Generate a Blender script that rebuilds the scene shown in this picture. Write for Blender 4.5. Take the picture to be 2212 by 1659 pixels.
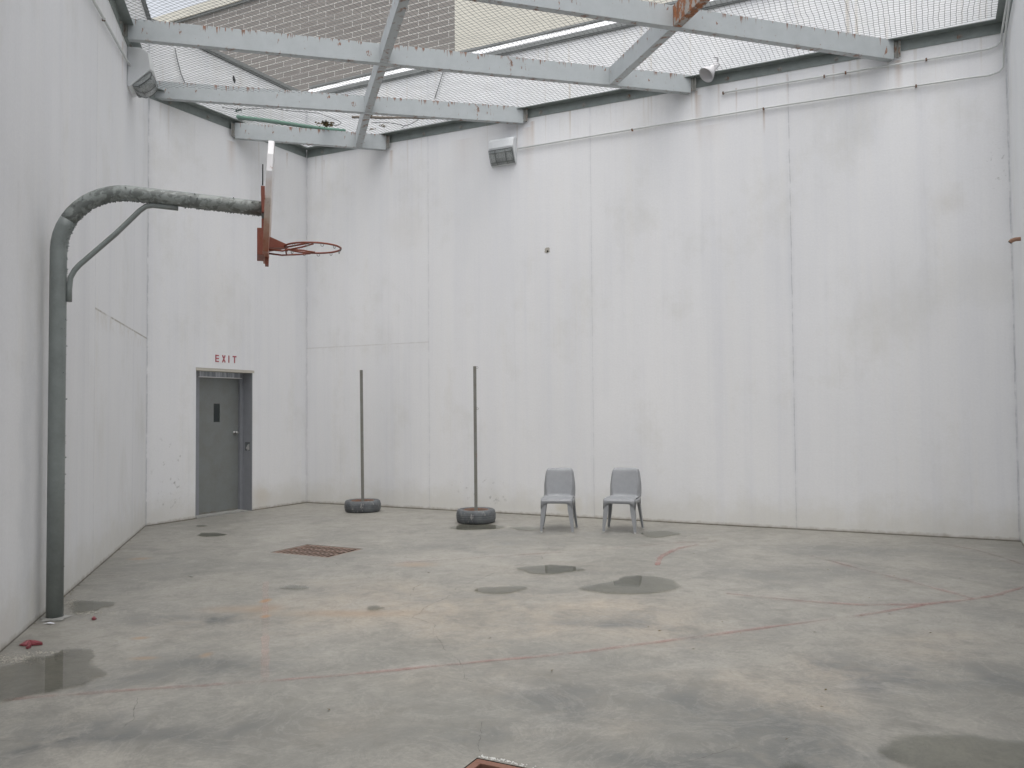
import bpy, bmesh, math, random
import numpy as np
from mathutils import Vector, Matrix, noise as mnoise
from mathutils.geometry import tessellate_polygon

random.seed(7)
SC = bpy.context.scene
for o in list(bpy.data.objects):
    bpy.data.objects.remove(o)

# ------------------------------------------------------------------ camera
F = 1800.0; H = 1.6; CX = 1106.0; CY = 829.5          # focal length and centre for a 2212 px wide picture
_p = math.atan(60 / F); _r = 0.0077
_f = Vector((0, math.cos(_p), math.sin(_p)))
_R0 = Vector((1, 0, 0)); _U0 = _R0.cross(_f)
_R = _R0 * math.cos(_r) - _U0 * math.sin(_r)
_U = _U0 * math.cos(_r) + _R0 * math.sin(_r)
CAM = Vector((0, 0, H))
cd = bpy.data.cameras.new("camera")
cam = bpy.data.objects.new("camera", cd); SC.collection.objects.link(cam)
cd.sensor_width = 36; cd.lens = 36 * F / 2212; cd.clip_start = 0.05; cd.clip_end = 500
cam.matrix_world = Matrix(((_R.x, _U.x, -_f.x, CAM.x), (_R.y, _U.y, -_f.y, CAM.y), (_R.z, _U.z, -_f.z, CAM.z), (0, 0, 0, 1)))
SC.camera = cam

# ------------------------------------------------------------------ sky, sun, exposure
SUN_EL = math.radians(72); SUN_AZ = math.radians(185)   # azimuth measured from +y towards +x
W = bpy.data.worlds.new("World"); SC.world = W; W.use_nodes = True
wn = W.node_tree; wn.nodes.clear()
sky = wn.nodes.new('ShaderNodeTexSky'); sky.sky_type = 'NISHITA'; sky.sun_disc = False
sky.sun_elevation = SUN_EL; sky.sun_rotation = SUN_AZ
sky.air_density = 1.0; sky.dust_density = 4.0; sky.ozone_density = 1.0
hs = wn.nodes.new('ShaderNodeHueSaturation'); hs.inputs['Saturation'].default_value = 0.22
bg = wn.nodes.new('ShaderNodeBackground'); bg.inputs['Strength'].default_value = 0.15
wo = wn.nodes.new('ShaderNodeOutputWorld')
wn.links.new(sky.outputs[0], hs.inputs['Color']); wn.links.new(hs.outputs[0], bg.inputs[0]); wn.links.new(bg.outputs[0], wo.inputs[0])
sl = bpy.data.lights.new("sun", 'SUN'); sl.energy = 0.5; sl.angle = math.radians(90); sl.color = (1, 0.97, 0.93)
so = bpy.data.objects.new("sun", sl); SC.collection.objects.link(so)
sd = Vector((math.sin(SUN_AZ) * math.cos(SUN_EL), math.cos(SUN_AZ) * math.cos(SUN_EL), math.sin(SUN_EL)))
so.rotation_euler = sd.to_track_quat('Z', 'Y').to_euler(); so.location = (0, 0, 20)
SC.view_settings.view_transform = 'Standard'; SC.view_settings.look = 'None'
SC.view_settings.gamma = 1.0; SC.view_settings.use_curve_mapping = False
SC.view_settings.exposure = 0.88
SC.render.engine = 'CYCLES'
SC.cycles.max_bounces = 8; SC.cycles.diffuse_bounces = 6; SC.cycles.transparent_max_bounces = 12

# ------------------------------------------------------------------ measuring helpers
def ray(x, y): return _f + _R * ((x - CX) / F) - _U * ((y - CY) / F)
def flo(x, y, z=0.0):
    d = ray(x, y); return CAM + d * ((z - H) / d.z)
def hit(A, B, x, y):
    n = Vector((-(B - A).y, (B - A).x, 0)); d = ray(x, y)
    return CAM + d * ((A - CAM).dot(n) / d.dot(n))
def V(*a): return Vector(a)

LC = V(-5.268, 11.997, 0); BC = V(-3.698, 14.986, 0); RC = V(6.074, 10.031, 0)
_ld = (LC - V(-3.472, 5.685, 0)).normalized()
LN = LC - _ld * 15.1
_bd = (RC - BC).normalized()
RN = RC + V(_bd.y, -_bd.x, 0) * 13.6

class Fr:                                            # a wall's own frame: x along, y outward, z up
    def __init__(s, A, B):
        s.A = A; s.L = (B - A).length; s.x = (B - A).normalized(); s.y = V(-s.x.y, s.x.x, 0); s.B = B
        s.M = Matrix(((s.x.x, s.y.x, 0, A.x), (s.x.y, s.y.y, 0, A.y), (0, 0, 1, 0), (0, 0, 0, 1)))
    def uz(s, px, py):
        h = hit(s.A, s.B, px, py); return (h - s.A).dot(s.x), h.z
FL = Fr(LN, LC); FD = Fr(LC, BC); FB = Fr(BC, RC); FR = Fr(RC, RN)

# ------------------------------------------------------------------ mesh and object helpers
class MB:
    def __init__(s): s.v = []; s.f = []; s.sm = []
    def add(s, vs, fs, smooth=False, M=None):
        b = len(s.v)
        for p in vs:
            p = Vector(p); s.v.append(tuple(M @ p if M else p))
        for q in fs: s.f.append(tuple(b + i for i in q)); s.sm.append(smooth)
        return s
    def box(s, a, b, M=None):
        x0, y0, z0 = a; x1, y1, z1 = b
        x0, x1 = min(x0, x1), max(x0, x1); y0, y1 = min(y0, y1), max(y0, y1); z0, z1 = min(z0, z1), max(z0, z1)
        v = [(x0, y0, z0), (x1, y0, z0), (x1, y1, z0), (x0, y1, z0), (x0, y0, z1), (x1, y0, z1), (x1, y1, z1), (x0, y1, z1)]
        return s.add(v, [(0, 3, 2, 1), (4, 5, 6, 7), (0, 1, 5, 4), (1, 2, 6, 5), (2, 3, 7, 6), (3, 0, 4, 7)], False, M)
    def tube(s, pts, r, n=12, cap=True, closed=False, smooth=True, M=None):
        pts = [Vector(p) for p in pts]; m = len(pts); vs = []; fs = []; prev = None
        for i, p in enumerate(pts):
            if closed: t = (pts[(i + 1) % m] - pts[i - 1]).normalized()
            else: t = (pts[min(i + 1, m - 1)] - pts[max(i - 1, 0)]).normalized()
            if prev is None:
                a = Vector((0, 0, 1)) if abs(t.z) < .9 else Vector((1, 0, 0))
                nx = t.cross(a).normalized()
            else: nx = (prev - t * prev.dot(t)).normalized()
            prev = nx; ny = t.cross(nx); rr = r[i] if isinstance(r, (list, tuple)) else r
            for k in range(n):
                a = 2 * math.pi * k / n; vs.append(p + nx * (rr * math.cos(a)) + ny * (rr * math.sin(a)))
        for i in range(m if closed else m - 1):
            j = (i + 1) % m
            for k in range(n):
                l = (k + 1) % n; fs.append((i * n + k, i * n + l, j * n + l, j * n + k))
        s.add(vs, fs, smooth, M)
        if cap and not closed:
            b = len(s.v) - len(vs)
            s.f.append(tuple(b + k for k in range(n))[::-1]); s.sm.append(False)
            s.f.append(tuple(b + (m - 1) * n + k for k in range(n))); s.sm.append(False)
        return s
    def prism(s, poly, y0, y1, M=None, smooth=False):    # polygon in x-z, extruded along y
        n = len(poly); vs = [(x, y0, z) for x, z in poly] + [(x, y1, z) for x, z in poly]
        fs = [tuple(range(n)), tuple(range(n, 2 * n))[::-1]]
        fs += [(i, i + n, (i + 1) % n + n, (i + 1) % n) for i in range(n)]
        return s.add(vs, fs, smooth, M)
    def lathe(s, prof, n=32, M=None, smooth=True):
        vs = []; fs = []; m = len(prof)
        for k in range(n):
            a = 2 * math.pi * k / n
            for r, z in prof: vs.append((r * math.cos(a), r * math.sin(a), z))
        for k in range(n):
            l = (k + 1) % n
            for i in range(m - 1): fs.append((k * m + i, l * m + i, l * m + i + 1, k * m + i + 1))
        return s.add(vs, fs, smooth, M)
    def build(s, name, mat, parent=None, M=None, bevel=0, recalc=True):
        me = bpy.data.meshes.new(name); me.from_pydata(s.v, [], s.f); me.update()
        me.polygons.foreach_set('use_smooth', s.sm)
        if recalc:
            bm = bmesh.new(); bm.from_mesh(me); bmesh.ops.recalc_face_normals(bm, faces=bm.faces); bm.to_mesh(me); bm.free()
        me.materials.append(mat)
        o = bpy.data.objects.new(name, me); SC.collection.objects.link(o)
        if parent: o.parent = parent
        if M is not None:
            if parent: o.matrix_basis = M
            else: o.matrix_world = M
        if bevel:
            md = o.modifiers.new('bevel', 'BEVEL'); md.width = bevel; md.segments = 2; md.limit_method = 'ANGLE'
        return o

def tag(o, label=None, cat=None, group=None, kind=None):
    if label: o['label'] = label
    if cat: o['category'] = cat
    if group: o['group'] = group
    if kind: o['kind'] = kind
    return o
def thing(name, label, cat, M=None, group=None):
    o = bpy.data.objects.new(name, None); o.empty_display_size = .1; SC.collection.objects.link(o)
    if M is not None: o.matrix_world = M
    return tag(o, label, cat, group)
def copy_tree(o, parent=None):
    c = o.copy(); SC.collection.objects.link(c); c.parent = parent
    for ch in list(o.children): copy_tree(ch, c)
    return c
def place(p, rz=0.0): return Matrix.Translation(Vector(p)) @ Matrix.Rotation(rz, 4, 'Z')

# ------------------------------------------------------------------ node helpers
class NT:
    def __init__(s, name):
        s.m = bpy.data.materials.new(name); s.m.use_nodes = True; s.t = s.m.node_tree; s.t.nodes.clear()
        s.out = s.t.nodes.new('ShaderNodeOutputMaterial'); s.b = s.t.nodes.new('ShaderNodeBsdfPrincipled')
        s.t.links.new(s.b.outputs[0], s.out.inputs[0])
        tc = s.t.nodes.new('ShaderNodeTexCoord'); s.oc = tc.outputs['Object']
        sp = s.t.nodes.new('ShaderNodeSeparateXYZ'); s.t.links.new(s.oc, sp.inputs[0]); s.X, s.Y, s.Z = sp.outputs
    def put(s, sock, v):
        if isinstance(v, bpy.types.NodeSocket): s.t.links.new(v, sock)
        elif v is not None:
            if isinstance(v, (tuple, list)) and len(v) == 3 and sock.type == 'RGBA': v = (*v, 1)
            sock.default_value = v
    def math(s, op, a, b=None, c=None, clamp=False):
        n = s.t.nodes.new('ShaderNodeMath'); n.operation = op; n.use_clamp = clamp
        s.put(n.inputs[0], a); s.put(n.inputs[1], b)
        if c is not None: s.put(n.inputs[2], c)
        return n.outputs[0]
    def vm(s, op, a, b=None):
        n = s.t.nodes.new('ShaderNodeVectorMath'); n.operation = op
        s.put(n.inputs[0], a); s.put(n.inputs[1], b)
        return n.outputs['Value'] if op == 'LENGTH' else n.outputs[0]
    def mapr(s, v, a, b, c=0.0, d=1.0, smooth=False):
        n = s.t.nodes.new('ShaderNodeMapRange'); n.interpolation_type = 'SMOOTHSTEP' if smooth else 'LINEAR'
        s.put(n.inputs[0], v)
        for i, k in enumerate((a, b, c, d)): s.put(n.inputs[i + 1], k)
        return n.outputs[0]
    def mix(s, f, a, b, mode='MIX'):
        n = s.t.nodes.new('ShaderNodeMix'); n.data_type = 'RGBA'; n.blend_type = mode
        s.put(n.inputs['Factor'], f); s.put(n.inputs[6], a); s.put(n.inputs[7], b); return n.outputs[2]
    def noise(s, scale, detail=4, rough=.55, st=None, dist=0.0, vec=None, off=0.0):
        n = s.t.nodes.new('ShaderNodeTexNoise'); s.put(n.inputs['Scale'], scale)
        n.inputs['Detail'].default_value = detail; n.inputs['Roughness'].default_value = rough; n.inputs['Distortion'].default_value = dist
        v = vec or s.oc
        if st or off: 
            mp = s.t.nodes.new('ShaderNodeMapping'); s.t.links.new(v, mp.inputs[0])
            mp.inputs['Scale'].default_value = st or (1, 1, 1); mp.inputs['Location'].default_value = (off, off * .7, off * .3); v = mp.outputs[0]
        s.t.links.new(v, n.inputs['Vector']); return n.outputs[0]
    def voro(s, scale, st=None, feature='F1'):
        n = s.t.nodes.new('ShaderNodeTexVoronoi'); n.feature = feature; n.inputs['Scale'].default_value = scale
        v = s.oc
        if st:
            mp = s.t.nodes.new('ShaderNodeMapping'); s.t.links.new(v, mp.inputs[0]); mp.inputs['Scale'].default_value = st; v = mp.outputs[0]
        s.t.links.new(v, n.inputs['Vector']); return n.outputs[0]
    def bump(s, h, strength=.3, dist=.01):
        n = s.t.nodes.new('ShaderNodeBump'); n.inputs['Strength'].default_value = strength; n.inputs['Distance'].default_value = dist
        s.t.links.new(h, n.inputs['Height']); s.t.links.new(n.outputs[0], s.b.inputs['Normal'])
    def set(s, col=None, rough=None, metal=None, spec=None):
        s.put(s.b.inputs['Base Color'], col); s.put(s.b.inputs['Roughness'], rough)
        s.put(s.b.inputs['Metallic'], metal); s.put(s.b.inputs['Specular IOR Level'], spec); return s.m
    def blob(s, cx, cz, rx, rz, amp=1.0, inner=.2, vec=None, yz=False):
        """soft-edged patch centred in x,y (or x,z)"""
        c = (cx, 0, cz) if yz else (cx, cz, 0); q = (1 / rx, 0, 1 / rz) if yz else (1 / rx, 1 / rz, 0)
        d = s.vm('LENGTH', s.vm('MULTIPLY', s.vm('SUBTRACT', vec or s.oc, c), q))
        return s.mapr(d, inner, 1.0, amp, 0.0, True)

def addall(N, l):
    r = l[0]
    for x in l[1:]: r = N.math('ADD', r, x)
    return r

def wall_mat(name, seams, hseams=(), drips=(), scuffs=(), base=(.815, .815, .82), stains=(), seamk=.5):
    N = NT(name)
    wide = N.noise(1.0, 5, .6, (.35, .35, .22), off=len(seams) * 3.7)
    st1 = N.noise(1.0, 5, .6, (2.2, 1, .11), off=3.1)
    st2 = N.noise(1.0, 4, .6, (7.5, 1, .16), off=9.2)
    st3 = N.noise(1.0, 3, .6, (26, 1, .35), off=1.2)
    fine = N.noise(38, 4, .65)
    pt = N.noise(1.0, 6, .68, (1.1, 1, .8), off=21)
    c = N.mix(N.mapr(wide, .38, .66), base, (.755, .76, .77))
    c = N.mix(N.mapr(st1, .46, .72, 0, .34), c, (.69, .70, .735))
    c = N.mix(N.math('MULTIPLY', N.mapr(st2, .50, .76, 0, .50), N.mapr(wide, .35, .65, .1, 1)), c, (.66, .67, .71))
    c = N.mix(N.math('MULTIPLY', N.mapr(st2, .46, .28, 0, .40), N.mapr(pt, .35, .6, .2, 1)), c, (.80, .79, .765))
    c = N.mix(N.math('MULTIPLY', N.mapr(st3, .55, .8, 0, .24), N.mapr(pt, .42, .62, 0, 1)), c, (.58, .59, .61))
    c = N.mix(N.mapr(fine, .35, .75, 0, .18), c, (.60, .60, .60))
    # blotchy grime patches
    c = N.mix(N.mapr(pt, .55, .75, 0, .32), c, (.58, .57, .52))
    # grime near the floor line, then the dark gap at the wall foot
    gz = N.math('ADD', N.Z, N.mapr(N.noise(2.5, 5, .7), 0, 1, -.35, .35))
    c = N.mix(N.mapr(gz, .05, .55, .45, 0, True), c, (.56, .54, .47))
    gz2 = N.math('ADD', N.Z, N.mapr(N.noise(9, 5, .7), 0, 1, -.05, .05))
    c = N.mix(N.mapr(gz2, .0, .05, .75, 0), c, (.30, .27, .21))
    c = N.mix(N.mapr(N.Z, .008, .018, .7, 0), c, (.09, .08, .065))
    # rust streaks from the steel above
    rn = N.noise(1.0, 3, .6, (11, 1, .25), off=5.5)
    rz = N.mapr(N.Z, 5.35, 6.25, 0, 1, True)
    c = N.mix(N.math('MULTIPLY', N.mapr(rn, .60, .74), N.math('MULTIPLY', rz, .40)), c, (.42, .33, .20))
    wob = N.math('MULTIPLY', N.math('SUBTRACT', N.noise(4, 3, .6, (1, 1, 1)), .5), .025)
    xs = N.math('ADD', N.X, wob)
    seam = None
    brk = N.mapr(N.noise(2.2, 4, .7, (1, 1, 2.2), off=2), .36, .56, .15, 1)
    for u, w, k in seams:
        m = N.mapr(N.math('ABSOLUTE', N.math('SUBTRACT', xs, u)), w * .4, w * 1.3, k, 0)
        halo = N.mapr(N.math('ABSOLUTE', N.math('SUBTRACT', xs, u)), w, w * 9, .16 * k, 0, True)
        m = N.math('MAXIMUM', m, halo)
        seam = m if seam is None else N.math('MAXIMUM', seam, m)
    if seam is not None:
        seam = N.math('MULTIPLY', seam, brk)
        c = N.mix(N.math('MULTIPLY', seam, .6), c, (.30, .31, .34))
    for u0, u1, z0, k in hseams:
        m = N.mapr(N.math('ABSOLUTE', N.math('SUBTRACT', N.Z, z0)), .004, .014, k, 0)
        ins = N.math('MULTIPLY', N.math('GREATER_THAN', N.X, u0), N.math('LESS_THAN', N.X, u1))
        m = N.math('MULTIPLY', N.math('MULTIPLY', m, ins), brk)
        c = N.mix(m, c, (.30, .27, .22))
        below = N.math('MULTIPLY', N.mapr(N.Z, z0 - .22, z0, 0, .5 * k), N.math('LESS_THAN', N.Z, z0))
        below = N.math('MULTIPLY', N.math('MULTIPLY', below, ins), N.mapr(N.noise(5, 4, .7, (1, 1, .8)), .45, .65))
        c = N.mix(below, c, (.50, .45, .36))
    for u, z, L_, wd, k in drips:                      # rust drips at given places
        wx = N.mapr(N.math('ABSOLUTE', N.math('SUBTRACT', xs, u)), 0, wd, 1, 0)
        dz = N.math('MULTIPLY', N.mapr(N.Z, z - L_, z, 0, k), N.math('LESS_THAN', N.Z, z))
        c = N.mix(N.math('MULTIPLY', wx, dz), c, (.36, .22, .12))
    for u, z, ru, rz_, k, sc in scuffs:
        b = N.blob(u, z, ru, rz_, 1, .3, yz=True)
        n = N.mapr(N.noise(sc, 3, .6, off=u), .62, .72, 0, k)
        c = N.mix(N.math('MULTIPLY', b, n), c, (.42, .42, .41))
    dv = N.vm('ADD', N.oc, N.vm('MULTIPLY', N.vm('SUBTRACT', N.noise(3, 4, .6), (.5, .5, .5)), (.5, .5, .5)))
    for u, z, ru, rz_, k, col in stains:
        c = N.mix(N.blob(u, z, ru, rz_, k, .1, vec=dv, yz=True), c, col)
    h = N.math('ADD', N.math('MULTIPLY', fine, .6), N.math('MULTIPLY', N.noise(9, 4), .8))
    if seam is not None: h = N.math('SUBTRACT', h, N.math('MULTIPLY', seam, 1.5))
    N.bump(h, .35, .006)
    return N.set(c, N.mapr(fine, .3, .7, .62, .8), spec=.3)

def paint_mat(name, col, rough=.45, rust=0.0, rust_top=None, dirt=.15, bump=.1, rust_col=(.27, .092, .025), dirt_col=None, spots=.66, rust_amt=.8, wear=0):
    N = NT(name)
    n1 = N.noise(6, 5, .6); n2 = N.noise(45, 3, .6)
    dc = dirt_col or tuple(x * .55 for x in col)
    c = N.mix(N.mapr(n1, .35, .75, 0, dirt * 2), col, dc)
    c = N.mix(N.mapr(n2, .4, .8, 0, dirt), c, tuple(min(1, x * 1.25) for x in col))
    rr = rough
    if wear:
        w = N.mapr(N.noise(13, 5, .65, dist=.6), .50, .54, 0, wear)
        c = N.mix(w, c, tuple(x * .42 for x in col))
    if rust:
        sp = N.mapr(N.noise(11, 4, .7, (1, 1, .45), off=3), spots, spots + .05)
        m = N.math('MULTIPLY', sp, rust)
        if rust_top is not None:
            edge = N.noise(1.0, 4, .75, (22, 22, 1.0), off=8)
            top = N.mapr(N.math('ADD', N.Z, N.mapr(edge, .48, .74, -.05, .13)), rust_top - .010, rust_top + .012)
            m = N.math('MAXIMUM', m, N.math('MULTIPLY', top, rust_amt))
            lo = N.mapr(N.math('ADD', N.Z, N.mapr(N.noise(16, 4, .7), .3, .7, .012, -.012)), .004, .012, .75, 0)
            m = N.math('MAXIMUM', m, N.math('MULTIPLY', lo, N.mapr(N.noise(7, 4, .7), .54, .66)))
        rc = N.mix(N.mapr(N.noise(18, 3), .3, .75), rust_col, (.12, .055, .03))
        c = N.mix(m, c, rc); rr = N.mapr(m, 0, 1, rough, .85)
    N.bump(N.math('ADD', n2, n1), bump, .004)
    return N.set(c, rr)

# ================================================================== FLOOR
def floor_mat():
    N = NT('concrete_floor')
    warp = N.vm('MULTIPLY', N.vm('SUBTRACT', N_noise3(N, 1.1), (.5, .5, .5)), (1.1, 1.1, 0))
    pos = N.vm('ADD', N.oc, warp)
    big = N.noise(.42, 6, .62, vec=pos, off=4)
    mid = N.noise(1.35, 6, .66, dist=.5, off=11)
    sm = N.noise(5.0, 6, .68, off=2)
    fine = N.noise(42, 4, .7); grit = N.noise(160, 2, .6)
    base = N.mix(N.mapr(mid, .36, .64), (.255, .247, .222), (.330, .314, .276))
    def P(px, py, rx, ry):
        c = flo(px, py); k = (c - CAM).dot(_f) / F
        dy = (flo(px, py - ry).y - flo(px, py + ry).y) / 2
        return c.x, c.y, rx * k, max(dy, .05)
    warm = [(1150, 1330, 430, 75, .9), (820, 1290, 260, 45, .55), (1650, 1500, 260, 60, .55), (560, 1350, 260, 40, .6), (1800, 1440, 120, 40, .5),
            (1060, 1460, 240, 50, .6), (650, 1560, 260, 40, .45), (1250, 1235, 250, 25, .4), (1540, 1370, 160, 30, .5), (2020, 1400, 160, 40, .5), (1330, 1540, 120, 50, .35)]
    dark = [(1150, 1520, 190, 55, .85), (1000, 1600, 330, 38, .85), (1500, 1540, 170, 50, .6), (1730, 1580, 210, 70, .85), (1850, 1440, 150, 45, .8),
            (2080, 1480, 240, 60, .75), (1420, 1380, 70, 50, .65), (1280, 1355, 160, 14, .75), (420, 1345, 180, 22, .85), (300, 1590, 240, 40, .6),
            (60, 1600, 140, 60, .8), (470, 1440, 220, 30, .6), (260, 1480, 190, 30, .6), (1120, 1172, 260, 14, .45), (1900, 1190, 400, 18, .4), (1720, 1235, 230, 18, .45),
            (1300, 1150, 330, 10, .55), (880, 1185, 330, 14, .3), (2110, 1350, 150, 30, .5), (360, 1220, 160, 12, .4), (520, 1560, 120, 50, .4), (1500, 1640, 500, 40, .75),
            (2150, 1210, 140, 26, .6), (640, 1410, 90, 30, .3), (1800, 1655, 500, 60, .7), (1620, 1260, 130, 30, .35), (1370, 1330, 120, 20, .3)]
    wsum = addall(N, [N.blob(*P(a, b, c * 1.25, d * 1.25), k, 0.0, vec=pos) for a, b, c, d, k in warm])
    wsum = N.math('MULTIPLY', wsum, N.mapr(mid, .36, .60, .25, 1.25), clamp=True)
    c = N.mix(wsum, base, (.410, .350, .278))
    dsum = addall(N, [N.blob(*P(a, b, c * 1.3, d * 1.3), k * (1.3 if b > 1430 else 1), 0.0, vec=pos) for a, b, c, d, k in dark])  # dark stains; the near ones deepened, lens vignette put into the colour
    dsum = N.math('MULTIPLY', dsum, N.mapr(N.math('ADD', N.math('MULTIPLY', mid, .6), N.math('MULTIPLY', sm, .4)), .40, .58, 1.45, .12), clamp=True)
    c = N.mix(dsum, c, (.118, .122, .116))
    c = N.mix(N.mapr(big, .48, .66, 0, .50), c, (.165, .165, .148))
    pa = N.noise(2.2, 7, .72, dist=.35, off=57)
    c = N.mix(N.mapr(pa, .53, .66, 0, .50), c, (.150, .147, .130))
    c = N.mix(N.mapr(pa, .45, .34, 0, .38), c, (.385, .370, .335))
    c = N.mix(N.mapr(sm, .50, .70, 0, .50), c, (.155, .150, .128))
    c = N.mix(N.mapr(sm, .44, .26, 0, .32), c, (.44, .415, .365))
    # swirly trowel marks
    sw = N.noise(2.4, 6, .7, dist=2.2, off=31)
    c = N.mix(N.mapr(N.math('ABSOLUTE', N.math('SUBTRACT', sw, .5)), 0, .035, .30, 0), c, (.15, .15, .14))
    sw2 = N.noise(1.7, 6, .7, dist=1.6, off=41)
    c = N.mix(N.mapr(N.math('ABSOLUTE', N.math('SUBTRACT', sw2, .5)), 0, .03, .22, 0), c, (.42, .40, .36))
    c = N.mix(N.mapr(fine, .35, .7, 0, .30), c, (.15, .15, .14))
    c = N.mix(N.mapr(grit, .66, .74, 0, .55), c, (.50, .48, .42))
    c = N.mix(N.mapr(grit, .34, .27, 0, .5), c, (.08, .08, .07))
    # rust tinted spots
    rs = [(573, 1297, 15, 4, 1.2), (573, 1332, 13, 3.5, 1.1), (300, 1379, 24, 3, .6), (310, 1424, 38, 4, .45), (450, 1415, 16, 6, .5), (575, 1315, 50, 16, .2),
          (300, 1207, 30, 3, .45), (760, 1325, 180, 8, .35), (520, 1315, 110, 8, .3), (900, 1220, 60, 5, .35)]
    r = addall(N, [N.blob(*P(a, b, c_ * 1.2, d * 1.6), k, 0.0, vec=N.vm('ADD', N.oc, N.vm('MULTIPLY', warp, (.12, .12, 0)))) for a, b, c_, d, k in rs])
    c = N.mix(N.math('MULTIPLY', r, 1.0, clamp=True), c, (.34, .21, .11))
    h = addall(N, [N.math('MULTIPLY', fine, .35), N.math('MULTIPLY', sm, 1.2), N.math('MULTIPLY', grit, .15)])
    N.bump(h, .25, .008)
    rg = N.mapr(N.math('ADD', dsum, N.math('MULTIPLY', sm, .4)), .1, 1.2, .56, .34)
    return N.set(c, rg, spec=.45)
def N_noise3(N, sc):
    n = N.t.nodes.new('ShaderNodeTexNoise'); n.inputs['Scale'].default_value = sc; n.inputs['Detail'].default_value = 3
    N.t.links.new(N.oc, n.inputs['Vector']); return n.outputs['Color']

D1 = -math.radians(26.9)
ex = V(math.cos(D1), math.sin(D1), 0); ey = V(-math.sin(D1), math.cos(D1), 0)
def rect(c, a, b):   # corners, half sizes a along ex, b along ey
    return [c - ex * a - ey * b, c + ex * a - ey * b, c + ex * a + ey * b, c - ex * a + ey * b]
DR_FAR = V(-2.286, 9.775, 0); DR_NEAR = V(-.175, 3.915, 0) + ex * .42 - ey * .32
holes = [rect(DR_FAR, .42, .32), rect(DR_NEAR, .42, .32)]
S = 60.0
outer = [V(-S, -S, 0), V(S, -S, 0), V(S, S, 0), V(-S, S, 0)]
polys = [outer] + holes
flat = [p for l in polys for p in l]
tris = tessellate_polygon(polys)
mb = MB(); mb.add(flat, [tuple(t) for t in tris])
floor = mb.build('floor', floor_mat()); tag(floor, kind='structure')
me = floor.data
for p in me.polygons:
    if p.normal.z < 0: p.flip()

# ---- cracks and lines painted on the floor
def ribbon(px, w, z=.004, jitter=0, sub=8, px_space=True):
    pts = [flo(*p) if px_space else Vector(p) for p in px]
    out = []
    for a, b in zip(pts[:-1], pts[1:]):
        for k in range(sub):
            out.append(a.lerp(b, k / sub))
    out.append(pts[-1])
    if jitter:
        for i, p in enumerate(out):
            q = p * 5.0
            out[i] = p + V(mnoise.noise(q), mnoise.noise(q + V(7, 3, 1)), 0) * jitter + V(random.uniform(-1, 1), random.uniform(-1, 1), 0) * jitter * .25
    vs = []; fs = []; n = len(out)
    for i, p in enumerate(out):
        t = (out[min(i + 1, n - 1)] - out[max(i - 1, 0)]); t.z = 0; t.normalize(); s = V(-t.y, t.x, 0)
        ww = w * (random.uniform(.5, 1.2) if jitter else 1)
        vs += [V(p.x, p.y, z) - s * ww / 2, V(p.x, p.y, z) + s * ww / 2]
    for i in range(n - 1): fs.append((2 * i, 2 * i + 2, 2 * i + 3, 2 * i + 1))
    m = MB(); m.add(vs, fs); return m
def worn_paint(name, col, lo, hi, alpha=.8):
    N = NT(name)
    n = N.noise(2.6, 5, .7, off=3); n2 = N.noise(38, 4, .7, off=1)
    a = N.math('MULTIPLY', N.mapr(N.math('ADD', N.math('MULTIPLY', n, .75), N.math('MULTIPLY', n2, .35)), lo, hi, .05, 1), alpha)
    c = N.mix(N.noise(20, 4), col, tuple(min(1, x * 1.4 + .03) for x in col))
    N.put(N.b.inputs['Alpha'], a); return N.set(c, .6)
red_line = worn_paint('worn_red_paint', (.34, .15, .135), .44, .70, .50)
red_faint = worn_paint('faded_red_paint', (.38, .18, .155), .50, .74, .42)
pink_line = worn_paint('chalky_pink_paint', (.46, .34, .30), .44, .76, .45)
blk = NT('crack_shadow'); crack_m = blk.set((.07, .065, .055), .9); blk.put(blk.b.inputs['Alpha'], blk.mapr(blk.noise(6, 4, .7), .40, .62, .05, .75))
def fl_child(name, mb_, mat, label=None):
    o = mb_.build(name, mat, floor, recalc=False)
    for p in o.data.polygons:
        if p.normal.z < 0: p.flip()
    if label: o['label'] = label
    return o
fl_child('court_line', ribbon([(10, 1513), (104, 1505), (312, 1490), (562, 1474), (764, 1457), (899, 1444.5), (1072, 1427), (1229, 1413), (1343, 1398), (1493, 1378.5), (1659, 1356), (1861, 1330), (2000, 1307), (2104, 1295)], .045, jitter=.008), red_line, 'long red court line crossing the whole floor')
fl_child('court_line', ribbon([(1569, 1283), (1659, 1292), (1739, 1300), (1861, 1307.5), (1986, 1306.5), (2104, 1295), (2160, 1285), (2212, 1268)], .05, .005, jitter=.008), red_line)
fl_child('court_line', ribbon([(1750, 1201), (1854, 1229), (1972, 1259), (2076, 1287), (2104, 1295)], .05, .006, jitter=.008), red_line)
fl_child('court_line', ribbon([(1990, 1171), (2034, 1175), (2104, 1187.5), (2173, 1207), (2212, 1221)], .05, .004, jitter=.008), red_faint)
fl_child('court_line', ribbon([(725, 1224), (934, 1212), (1107, 1200.4), (1316, 1186), (1444, 1174), (1548, 1169)], .05, .004, jitter=.01), red_faint)
fl_child('court_line', ribbon([(1420, 1222), (1424, 1209), (1434, 1199), (1452, 1190.5), (1472, 1184), (1510, 1177)], .07, .005, jitter=.01), red_line)
fl_child('court_line', ribbon([(205, 1245.5), (300, 1243), (358, 1240.6)], .03, .004, jitter=.005), red_faint)
fl_child('lane_line', ribbon([(574, 1258), (573, 1330), (573, 1400), (573, 1472)], .055, .0055, jitter=.006), pink_line, 'chalky pink lane line running towards the camera')
CR1 = lambda l: [(725.4 + x / 2.88, 1109.4 + y / 2.88) for x, y in l]
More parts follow.
